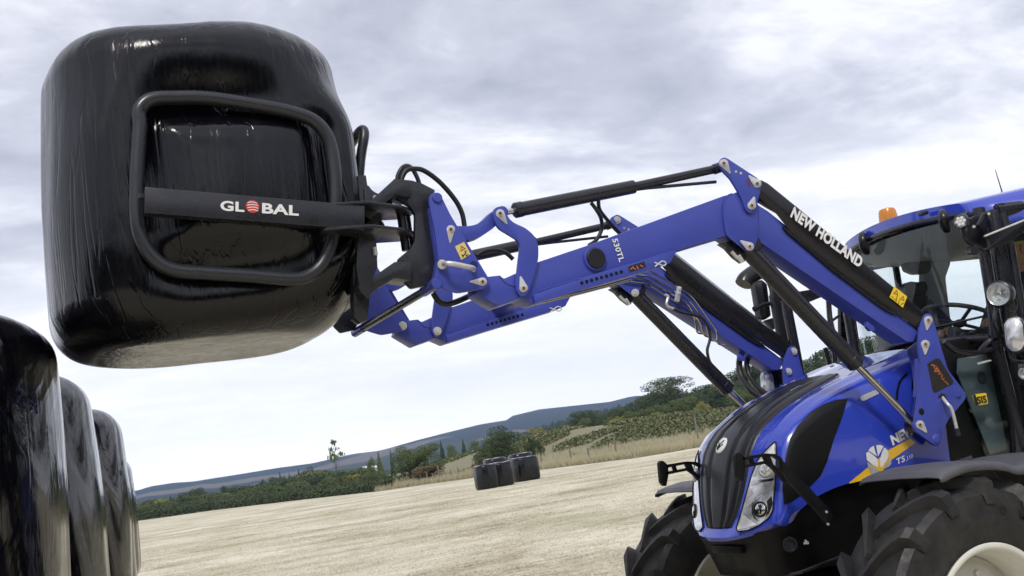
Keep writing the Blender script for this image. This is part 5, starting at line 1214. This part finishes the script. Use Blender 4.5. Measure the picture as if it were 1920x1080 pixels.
# A pillars and door frames
def pillar(pts, r, name='cab_pillar', mat=BLACKP): return MB().tube(smooth_path(pts, 5), r, 12).build(name, mat, tractor)
for s in (1, -1):
    Y = lambda q: CY + s*q
    pillar([(-.90, Y(.53), 2.46), (-.87, Y(.53), 2.2), (-.85, Y(.525), 1.9), (-.83, Y(.52), 1.72), (-.84, Y(.53), 1.25)], .030)
    pillar([(-.97, Y(.60), 2.46), (-.96, Y(.61), 2.2), (-.94, Y(.61), 1.9), (-.93, Y(.61), 1.6), (-.93, Y(.60), 1.2)], .026)
    pillar([(-1.55, Y(.79), 2.44), (-1.53, Y(.80), 1.9), (-1.5, Y(.80), 1.3)], .022)
    pillar([(-2.40, Y(.78), 2.44), (-2.42, Y(.80), 1.9), (-2.4, Y(.80), 1.45)], .045)
    # door glass between front and middle pillars
    MB().add([(-.98, Y(.60), 1.25), (-1.53, Y(.795), 1.25), (-1.54, Y(.79), 2.42), (-.98, Y(.60), 2.42)], [(0, 1, 2, 3)]).build('door_glass', DGLASS, tractor, smooth=False)
    MB().add([(-1.55, Y(.795), 1.5), (-2.40, Y(.80), 1.5), (-2.40, Y(.79), 2.42), (-1.55, Y(.79), 2.42)], [(0, 1, 2, 3)]).build('side_glass', GLASS, tractor, smooth=False)
    MB().tube([(-.95, Y(.59), 2.43), (-1.53, Y(.79), 2.43), (-2.4, Y(.79), 2.43)], .035, 10).build('roof_rail', BLACKP, tractor)
    MB().tube([(-.9, Y(.60), 1.22), (-1.53, Y(.79), 1.22)], .03, 10).build('door_sill', BLACKP, tractor)
    MB().box((-2.0, Y(.80), 1.38), (.95, .06, .25)).build('rear_side_panel', BLACKP, tractor, bevel=.02)
    # rear fender
    P = [Vector((-2.40+.90*math.cos(a), 0, .80+.90*math.sin(a))) for a in [rad(20+14*q) for q in range(11)]]
    vs = [Vector((p.x, Y(.62), p.z)) for p in P]+[Vector((p.x, Y(1.06), p.z)) for p in P]; n = len(P)
    o = MB().add(vs, [(i, i+1, n+i+1, n+i) for i in range(n-1)]).build('rear_fender', BLACKP, tractor); sm = o.modifiers.new('thickness', 'SOLIDIFY'); sm.thickness = .012
MB().tube([(-2.42, CY-.78, 1.5), (-2.42, CY+.78, 1.5)], .03, 10).build('rear_sill', BLACKP, tractor); MB().tube([(-2.40, CY-.78, 2.43), (-2.40, CY+.78, 2.43)], .035, 10).build('rear_roof_rail', BLACKP, tractor)
MB().box((-2.44, CY, 1.30), (.05, 1.5, .36)).build('rear_panel', BLACKP, tractor, bevel=.02)
MB().box((-1.65, CY, 1.15), (1.5, 1.2, .06)).build('cab_floor', DARKIN, tractor)
MB().box((-.86, CY, 1.50), (.05, .98, .58)).build('firewall', BODY, tractor, bevel=.01)
# windscreen lower frame, cowl
pillar([(-.83, CY-.50, 1.80), (-.76, CY-.3, 1.825), (-.74, CY, 1.835), (-.76, CY+.3, 1.825), (-.82, CY+.50, 1.80)], .022, 'windscreen_sill')
cw = MB(); cw.add([(-.86, CY-.42, 1.84), (-.49, CY-.36, 1.80), (-.49, CY+.36, 1.80), (-.86, CY+.42, 1.84), (-.86, CY-.46, 1.3), (-.49, CY-.39, 1.3), (-.49, CY+.39, 1.3), (-.86, CY+.44, 1.3)], [(0, 1, 2, 3), (4, 7, 6, 5), (0, 4, 5, 1), (1, 5, 6, 2), (2, 6, 7, 3), (3, 7, 4, 0)]); cw.build('cowl', BODY, tractor, bevel=.02)
MB().tube(smooth_path([at(1655, 664, x=-.66), at(1672, 652, x=-.70), at(1695, 645, x=-.72), at(1716, 640, x=-.72)], 6), [.014]*19, 10).build('cowl_seal', COVER, tractor)
wp = MB().tube([at(1690, 628, x=-.76), at(1760, 612, x=-.76), at(1845, 593, x=-.78)], .006, 8).build('wiper', BLACKP, tractor)
# interior
dash = MB(); dash.box((-1.05, CY, 1.66), (.28, .5, .30)); dash.build('dashboard', DARKIN, tractor, bevel=.05)
MB().tube([(-1.02, CY, 1.7), (-1.12, CY, 1.90)], .04, 12).build('steering_column', DARKIN, tractor)
C0 = Vector((-1.15, CY+.02, 1.955)); ax = Vector((.42, 0, -.9)).normalized(); U0 = Vector((0, 1, 0)); V0 = ax.cross(U0)
sw = MB().tube([C0+(U0*math.cos(a)+V0*math.sin(a))*.20 for a in [2*math.pi*k/36 for k in range(36)]], .013, 10, True)
for a in (.5, 2.6, 4.7): sw.tube([C0+(U0*math.cos(a)+V0*math.sin(a))*.2, C0+ax*.03], .010, 8)
sw.sphere(C0+ax*.03, .04, 12, 8, (1, 1, .6)); swo = sw.build('steering_wheel', DARKIN, tractor)
MB().cyl(C0+Vector((.10, -.10, .02)), C0+Vector((.10, -.10, .09)), .012).build('wheel_knob', DARKIN, tractor)
for q in ((1806, 628), (1822, 623)): MB().sphere(at(*q, x=-.93), .016, 12, 8).build('control_knob', DARKIN, tractor)
st = MB(); st.box((-1.72, CY, 1.50), (.46, .46, .12)); st.box((-1.97, CY, 1.86), (.10, .46, .62)); st.box((-1.98, CY, 2.24), (.08, .26, .16)); st.build('driver_seat', DARKIN, tractor, bevel=.04)
# far side column, console and hanging pieces seen through the windscreen
def inner(name, pts, y, th, mat=DARKIN): return plate(name, pts, y, th, mat, tractor, fr=.02, bevel=.004)
inner('rear_corner_trim', [(1737, 455), (1772, 452), (1783, 492), (1773, 520), (1784, 612), (1742, 640), (1735, 560), (1733, 520)], -.72, .05, LINING)
inner('air_vent', [(1699, 492), (1712, 484), (1740, 478), (1748, 498), (1742, 512), (1718, 513), (1702, 506)], -.66, .05, DARKIN)
inner('side_console', [(1688, 600), (1700, 560), (1735, 552), (1786, 600), (1786, 660), (1690, 660)], -.50, .2, DARKIN)
inner('armrest_controls', [(1698, 535), (1706, 527), (1722, 529), (1735, 526), (1741, 540), (1734, 556), (1712, 560), (1700, 552)], -.55, .06, DARKIN)
# lower door glass with the grey side wall of the cab behind it
pl('lower_cab_wall', [(1740, 700), (1790, 668), (1830, 668), (1905, 650), (1935, 900), (1760, 900), (1748, 830)], .36, .03, BODY)
pl('grey_side_wall', [(1797, 672), (1850, 664), (1864, 700), (1876, 770), (1889, 843), (1857, 853), (1822, 766), (1796, 700)], .385, .01, GREYIN)
MB().lathe([(.0001, .003), (.03, .003), (.032, 0)], at(1841, 708, y=.388), (0, 1, 0), 24).build('round_grommet', DARKIN, tractor)
pl('interior_base', [(1850, 862), (1858, 850), (1896, 838), (1915, 870), (1870, 880)], .38, .02, DARKIN)
gl_ = pl('lower_glass', [(1790, 668), (1826, 672), (1876, 655), (1892, 740), (1908, 862), (1852, 862), (1812, 760)], .46, .005, DGLASS, bevel=0)
pl('lower_glass_frame', [(1892, 655), (1903, 655), (1932, 868), (1907, 868)], .48, .03, BLACKP)
MB().tube(smooth_path([at(1770, 640, y=.47), at(1786, 654, y=.47), at(1806, 661, y=.47), at(1834, 661, y=.47), at(1858, 655, y=.47)], 5), .013, 10).build('lower_frame_tube', BLACKP, tractor)
MB().tube(smooth_path([at(1838, 658, y=.52), at(1846, 648, y=.54), at(1858, 638, y=.56), at(1878, 633, y=.57), at(1893, 632, y=.57)], 5), .013, 10).build('grab_handle', BLACKP, tractor)
sk = pl('side_sticker', [(1823, 740), (1849, 736.5), (1853, 757), (1830, 760.5)], .464, .001, YELLOW, bevel=0); pl('sticker_edge', [(1824, 740), (1829, 739.5), (1835, 760), (1830, 760.5)], .4655, .001, STKBLK, sk, bevel=0, fr=0)
text_px('sticker_lettering', 'SIS', (1833, 758), (1851, 755), (1829.5, 744), .4655, STKBLK, sk, bold=.03)
pl('white_label', [(1832, 680), (1857, 674), (1860, 676.5), (1834, 684)], .465, .001, WHITE, bevel=0)
# quarter panel, door frame bars
pl('quarter_panel', [(1816, 412), (1828, 404), (1843, 404), (1856, 462), (1846, 466), (1834, 461), (1819, 451), (1814, 432)], .53, .02, GRAIN)
MB().tube(smooth_path([at(1812, 398, y=.55), at(1805, 418, y=.55), at(1806, 436, y=.55), at(1813, 451, y=.55), at(1830, 460, y=.55), at(1843, 468, y=.55), at(1850, 485, y=.55), at(1859, 530, y=.55), at(1872, 600, y=.55), at(1884, 650, y=.55)], 6), .0115, 10).build('screen_edge_tube', BLACKP, tractor)
pl('door_edge', [(1858, 392), (1868, 392), (1874, 402), (1896, 525), (1906, 600), (1893, 604), (1884, 540), (1870, 460)], .60, .04, BLACKP)
pl('hinge_arm', [(1838, 427), (1833, 422), (1846, 397), (1854, 396), (1856, 402), (1849, 410), (1841, 424)], .60, .014, COVER); 
for q in ((1854, 401), (1826, 425)): MB().cyl(at(*q, y=.60), at(*q, y=.615), .008, 8).build('bolt_head', STEEL, tractor)
pl('mirror_bracket', [(1848, 441), (1920, 413), (1960, 398), (1962, 402), (1922, 432), (1900, 450), (1870, 463), (1850, 470), (1850, 464), (1858, 462), (1855, 443), (1849, 446)], .66, .02, COVER)
MB().tube([at(1846, 443, y=.68), at(1960, 397, y=.68)], .005, 8).build('bracket_edge', STEEL, tractor)
MB().cyl(at(1819, 470, y=.53), at(1829, 470, y=.60), .022, 16).build('rubber_knob', COVER, tractor)
# work lamps
def lamp(c, y, r, dirv, name, lab, shell=BLACKP):
    P = at(*c, y=y); A = Vector(dirv).normalized()
    b = MB().lathe([(r*.93, .01), (r*1.05, .006), (r*1.10, -.01), (r*1.04, -r*.8), (r*.75, -r*1.5), (r*.3, -r*1.8), (.0001, -r*1.85)], P, A, 36).build(name, shell, tractor); b['label'] = lab
    MB().lathe([(r*.95, .004), (r*.90, .002), (r*.75, -r*.28), (r*.45, -r*.55), (r*.12, -r*.62), (.0001, -r*.60)], P, A, 24).build('reflector', LAMP, b, angle=20)
    MB().lathe([(.0001, .010), (r*.5, .009), (r*.92, .004)], P, A, 32).build('lens', GLASS, b)
    MB().sphere(P-A*r*.3, r*.16, 12, 8).build('bulb', CHROME, b)
    return b
cdir = (CAM-at(1874, 550, y=.64)).normalized()
lamp((1873, 551), .66, .060, (1.0, .42, .02), 'work_lamp', 'large round clear work lamp on the door pillar')
ll = lamp((1802, 415), .62, .034, (1.0, .55, -.05), 'led_lamp', 'small round lamp with seven bright lights under the roof corner')
P = at(1802, 415, y=.62); A = Vector((1.0, .55, -.05)).normalized(); u1 = Vector((0, 0, 1)); u2 = A.cross(u1).normalized(); mb = MB()
for k in range(7): a = k*1.047; q = .017 if k < 6 else 0; mb.lathe([(.0001, .013), (.0075, .012), (.0085, .010)], P+(u1*math.sin(a)+u2*math.cos(a))*q, A, 12)
mb.build('led', WHITE, ll)
lamp((1921, 700), .66, .03, (1, .4, 0), 'side_lamp', 'small round lamp at the right edge of the photo')
MB().tube(smooth_path([at(1880, 568, y=.64), at(1872, 574, y=.63), at(1866, 584, y=.62), at(1866, 606, y=.62), at(1876, 632, y=.60), at(1890, 640, y=.60)], 5), .011, 10).build('lamp_bracket', BLACKP, tractor)
MB().tube(smooth_path([at(1888, 640, y=.64), at(1892, 660, y=.64), at(1900, 676, y=.64), at(1930, 680, y=.64)], 5), .009, 10).build('lamp_bracket', BLACKP, tractor)
MB().tube([at(1894, 568, y=.64)+Vector((0, 0, .0)) + (Vector((math.cos(a)*.045, 0, math.sin(a)*.045))) for a in [2*math.pi*k/20 for k in range(20)]], .004, 8, True).build('cable_loop', HOSE, tractor)
# oval indicator lamp
P = at(1902, 627, y=.68); A = Vector((1, .55, 0)).normalized(); up_ = Vector((-.16, 0, 1)).normalized(); sd_ = A.cross(up_).normalized(); 
def oval(sx, sz, d): return [P+sd_*(math.cos(a)*sx*(1))+up_*(math.sin(a)*sz + (.030 if math.sin(a) > 0 else -.030)*sz/.045)+A*d for a in [2*math.pi*k/28 for k in range(28)]]
R0, R1, R2, R3 = oval(.040, .048, -.09), oval(.047, .054, -.06), oval(.047, .054, .0), oval(.042, .049, .004)
vs = R0+R1+R2+R3; fs = [(i*28+k, i*28+(k+1) % 28, (i+1)*28+(k+1) % 28, (i+1)*28+k) for i in range(3) for k in range(28)]+[tuple(range(27, -1, -1))]
ov = MB().add(vs, fs).build('indicator_lamp', BLACKP, tractor, angle=50); ov['label'] = 'oval clear indicator lamp beside the door pillar'
R4 = oval(.030, .036, .018); vs = R3+R4+[P+A*.022]; fs = [(k, (k+1) % 28, 28+(k+1) % 28, 28+k) for k in range(28)]+[(28+k, 28+(k+1) % 28, 56) for k in range(28)]
MB().add(vs, fs).build('lens', LAMP, ov, angle=40)
# rubber visor brackets, beacon, aerial
for q in ((1616, 459), (1767, 417)):
    p0 = at(q[0], q[1]-22, x=-.80); p1 = at(q[0]+2, q[1]-8, x=-.775); p2 = at(q[0]+6, q[1]+8, x=-.79); p3 = at(q[0]+12, q[1]+16, x=-.82)
    MB().tube(smooth_path([p0, p1, p2, p3], 5), [.012, .017, .021, .024, .026, .027, .027, .027, .027, .027, .027, .026, .024, .021, .017, .010], 14).build('visor_bracket', COVER, tractor)
MB().box(at(1731, 400, x=-.775), (.03, .05, .02)).build('visor_clip', BLACKP, tractor, bevel=.004)
bp_ = Vector(at(1668, 420, x=-1.12))
bc_ = MB().lathe([(.062, -.06), (.062, 0), (.058, .004)], bp_-Vector((0, 0, .03)), (0, 0, 1), 32).build('beacon_base', BLACKP, tractor)
bk = MB().lathe([(.057, -.03), (.056, .02), (.050, .075), (.044, .088), (.030, .094), (.0001, .095)], bp_, (0, 0, 1), 40).build('amber_beacon', AMBER, tractor)
MB().sphere(bp_+Vector((0, 0, .035)), .016, 12, 8, (1, 1, 2.0)).build('beacon_bulb', DARKIN, bk)
ar = at(1878, 357, x=-1.9); MB().tube([ar-Vector((0, 0, .06)), ar, at(1866, 318, x=-1.9)], [.006, .004, .002], 8).build('aerial', BLACKP, tractor)
# far side: exhaust stack with perforated guard, lamp, mirror arm
def vert(px_, py0, py1, y): a = at(px_, py1, y=y); b = at(px_, py0, y=y); return Vector((a.x, y, a.z)), Vector((a.x, y, b.z))
ye = -.66; b0 = at(1489, 705, y=ye); zt = at(1470, 548, y=ye).z; xe_ = b0.x
ex = MB().cyl((xe_, ye, 1.6), (xe_, ye, zt), .052, 32, ch=.02).build('exhaust_stack', COVER, tractor)
MB().tube(smooth_path([(xe_, ye, zt-.02), (xe_, ye, zt+.05), (xe_+.03, ye, zt+.115), (xe_+.10, ye, zt+.14), (xe_+.20, ye, zt+.10), (xe_+.23, ye, zt+.07)], 6), .050, 24).build('exhaust_elbow', COVER, ex)
hs = MB()
for j in range(34):
    zz0 = 1.80 + j*(zt-.02-1.80)/34
    for k in range(22):
        a = rad(-40) + rad(250)*k/22 + (rad(5.7) if j % 2 else 0); c = Vector((xe_+.0575*math.cos(a), ye+.0575*math.sin(a), zz0)); n = Vector((math.cos(a), math.sin(a), 0)); t_ = Vector((-math.sin(a), math.cos(a), 0))
        ring = [c + (t_*math.cos(b)*.0048+Vector((0, 0, 1))*math.sin(b)*.0048) for b in [2*math.pi*q/6 for q in range(6)]]; hs.add(ring, [tuple(range(6))])
MB().lathe([(.0565, 1.79-1.0), (.0568, zt-.01-1.0)], (xe_, ye, 1.0), (0, 0, 1), 40).build('heat_shield', GRAIN, ex)
hs.build('shield_holes', BODY, ex, smooth=False)
p = vert(1499, 560, 700, -.58); MB().cyl((p[0].x, -.58, 1.6), (p[0].x, -.58, p[1].z), .03, 20).build('exhaust_post', BLACKP, tractor)
MB().prism([at(a, b, y=-.64) for a, b in ((1488, 548), (1530, 541), (1541, 545), (1543, 556), (1512, 569), (1494, 570))], (0, -.06, 0)).build('mirror_mount', BLACKP, tractor, bevel=.004)
MB().tube([at(1456, 567, y=-.72), at(1430, 572, y=-.74), at(1414, 580, y=-.74)], [.014, .013, .017], 12).build('lamp_arm', BLACKP, tractor)
bx = MB().prism(fillet([at(a, b, y=-.78) for a, b in ((1415, 530), (1428, 524), (1438, 532), (1446, 592), (1434, 600), (1426, 598))], .01, 3), (0, -.05, 0)).build('front_marker_lamp', COVER, tractor, bevel=.004)
MB().prism(fillet([at(a, b, y=-.775) for a, b in ((1414, 531), (1428, 528), (1438, 592), (1427, 597))], .008, 3), (0, -.008, 0)).build('marker_face', FENDER, bx, bevel=.002)
MB().prism(fillet([at(a, b, y=-.80) for a, b in ((1436, 600), (1452, 595), (1455, 612), (1452, 618), (1440, 612))], .006, 3), (0, -.03, 0)).build('marker_mount', FENDER, tractor, bevel=.002)
MB().tube(smooth_path([at(1553, 556, y=-.8), at(1556, 600, y=-.8), at(1562, 640, y=-.8), at(1567, 690, y=-.8)], 4), .016, 10).build('mirror_pole', BLACKP, tractor)
MB().prism(fillet([at(a, b, y=-.86) for a, b in ((1576, 574), (1589, 580), (1592, 645), (1582, 650), (1577, 640))], .015, 3), (0, -.03, 0)).build('mirror', COVER, tractor, bevel=.004)
MB().tube([at(1543, 614, y=-.8), at(1573, 592, y=-.84)], .009, 8).build('mirror_arm', BLACKP, tractor)
MB().tube([at(1547, 652, y=-.8), at(1560, 700, y=-.8)], .014, 8).build('mirror_pole', BLACKP, tractor)
# oval lamp on the far side behind the loader tower
P = at(1435, 718, y=-.62); A = Vector((1, .35, 0)).normalized(); up_ = Vector((-.12, 0, 1)).normalized(); sd_ = A.cross(up_).normalized()
R0, R2, R4 = oval(.030, .040, -.05), oval(.032, .042, .0), oval(.022, .030, .014)
vs = R0+R2+R4+[P+A*.018]; fs = [(i*28+k, i*28+(k+1) % 28, (i+1)*28+(k+1) % 28, (i+1)*28+k) for i in range(2) for k in range(28)]+[(56+k, 56+(k+1) % 28, 84) for k in range(28)]
MB().add(vs, fs).build('indicator_lamp', LENS, tractor, angle=40)['label'] = 'oval clear lamp beside the far loader tower'
MB().box(P-A*.09, (.08, .10, .14)).build('lamp_housing', BLACKP, tractor, bevel=.02)
MB().prism(fillet([at(a, b, x=-.93) for a, b in ((1602, 670), (1618, 662), (1650, 660), (1646, 666), (1622, 674), (1606, 676))], .01, 2), (-.04, 0, 0)).build('far_control', DARKIN, tractor, bevel=.003)

# ==================================================================== DRIVER
drv = thing('person', (-1.70, CY, 1.56), 'seated driver in dark jacket and navy cap with yellow edge, seen through the door glass', 'person')
def skin_mesh(name, pts, edges, radii, mat, parent, sub=2):
    me = bpy.data.meshes.new(name); me.from_pydata([tuple(p) for p in pts], edges, []); o = bpy.data.objects.new(name, me); COL.objects.link(o)
    m1 = o.modifiers.new('skin', 'SKIN'); m1.use_smooth_shade = True; m2 = o.modifiers.new('sub', 'SUBSURF'); m2.levels = sub; m2.render_levels = sub
    for i, r in enumerate(radii): me.skin_vertices[0].data[i].radius = r if isinstance(r, tuple) else (r, r)
    me.skin_vertices[0].data[0].use_root = True
    dg = bpy.context.evaluated_depsgraph_get(); dg.update(); m = bpy.data.meshes.new_from_object(o.evaluated_get(dg)); bpy.data.objects.remove(o, do_unlink=True)
    m.name = name; m.materials.clear(); m.materials.append(mat); m.polygons.foreach_set('use_smooth', [True]*len(m.polygons)); return link(name, m, parent)
D0 = Vector((-1.72, CY, 1.60)); pts = [D0, D0+Vector((.0, 0, .18)), D0+Vector((.02, 0, .38)), D0+Vector((.03, 0, .50)), D0+Vector((.045, 0, .60))]
ed = [(0, 1), (1, 2), (2, 3), (3, 4)]; ra = [(.15, .11), (.16, .11), (.17, .11), (.09, .08), (.055, .055)]
for s in (1, -1):
    n0 = len(pts); pts += [D0+Vector((.03, s*.18, .44)), D0+Vector((.14, s*.25, .22)), D0+Vector((.36, s*.19, .26)), D0+Vector((.42, s*.17, .29))]; ra += [.070, .052, .040, .032]; ed += [(3, n0), (n0, n0+1), (n0+1, n0+2), (n0+2, n0+3)]
    n1_ = len(pts); pts += [D0+Vector((.08, s*.10, -.02)), D0+Vector((.46, s*.14, .03)), D0+Vector((.56, s*.14, -.36)), D0+Vector((.66, s*.14, -.40))]; ra += [.09, .07, .05, .04]; ed += [(0, n1_), (n1_, n1_+1), (n1_+1, n1_+2), (n1_+2, n1_+3)]
body = skin_mesh('body', pts, ed, ra, JACKET, drv)
HC = D0+Vector((.06, 0, .71))
hm = MB().sphere(HC, .105, 24, 18, (.95, .78, 1.12)); hm.sphere(HC+Vector((.10, 0, -.015)), .020, 10, 8, (1, .7, 1.3)); hm.sphere(HC+Vector((.06, 0, -.075)), .05, 12, 8, (1, 1, .8))
for s in (1, -1): hm.sphere(HC+Vector((-.005, s*.083, -.01)), .024, 10, 8, (.7, .4, 1.2))
hm.tube([HC+Vector((-.02, 0, -.14)), HC+Vector((-.01, 0, -.06))], .055, 14); hd2 = hm.build('head', SKIN, drv, angle=80)
for s in (1, -1): MB().sphere(HC+Vector((.090, s*.034, .018)), .010, 10, 6).build('eye', DARKIN, hd2)
MB().sphere(HC+Vector((.085, 0, -.05)), .02, 10, 6, (.5, 1.1, .3)).build('mouth', RUST, hd2)
cp = MB(); 
cp.lathe([(.100, .0), (.102, .03), (.096, .065), (.070, .098), (.030, .112), (.0001, .114)], HC+Vector((-.004, 0, .025)), (0, 0, 1), 28); cpo = cp.build('cap', NAVY, drv, angle=80)
MB().prism(fillet([HC+Vector(v) for v in ((.07, .07, .032), (.17, .05, .022), (.18, 0, .024), (.17, -.05, .022), (.07, -.07, .032))], .03, 4), (0, 0, .006)).build('cap_peak', NAVY, cpo)
MB().lathe([(.1035, .0), (.1035, .016), (.100, .016)], HC+Vector((-.004, 0, .020)), (0, 0, 1), 28).build('cap_trim', HIVIS, cpo)
for s in (1, -1):
    hb = D0+Vector((.43, s*.17, .295)); pts = [hb, hb+Vector((.045, -s*.008, .02)), hb+Vector((.075, -s*.01, .025))]; ed = [(0, 1), (1, 2)]; ra = [(.022, .03), (.036, .016), (.034, .014)]
    for q in range(4):
        n0 = len(pts); y_ = (q-1.5)*.019; l_ = (.85, 1.0, .95, .75)[q]
        pts += [hb+Vector((.085, y_-s*.01, .022)), hb+Vector((.085+.028*l_, y_-s*.01, .010)), hb+Vector((.085+.030*l_, y_-s*.01, -.014))]; ra += [.0088, .0082, .0072]; ed += [(2, n0), (n0, n0+1), (n0+1, n0+2)]
    n0 = len(pts); pts += [hb+Vector((.050, -s*.045, .008)), hb+Vector((.075, -s*.052, -.008))]; ra += [.010, .0085]; ed += [(1, n0), (n0, n0+1)]
    skin_mesh('hand', pts, ed, ra, SKIN, drv, 1)

# ==================================================================== HAZE
hzm = bpy.data.materials.new('haze_air'); hzm.use_nodes = True; t = hzm.node_tree; t.nodes.clear()
o_ = N('ShaderNodeOutputMaterial', t); pv = N('ShaderNodeVolumePrincipled', t); pv.inputs['Color'].default_value = (.50, .66, 1.0, 1); pv.inputs['Density'].default_value = .00015; pv.inputs['Anisotropy'].default_value = .0
t.links.new(pv.outputs[0], o_.inputs['Volume'])
haze = MB().box((0, 0, 199), (9600, 9600, 402)).build('haze', hzm, None, smooth=False); haze['kind'] = 'stuff'; haze['label'] = 'thin blue air over the valley'
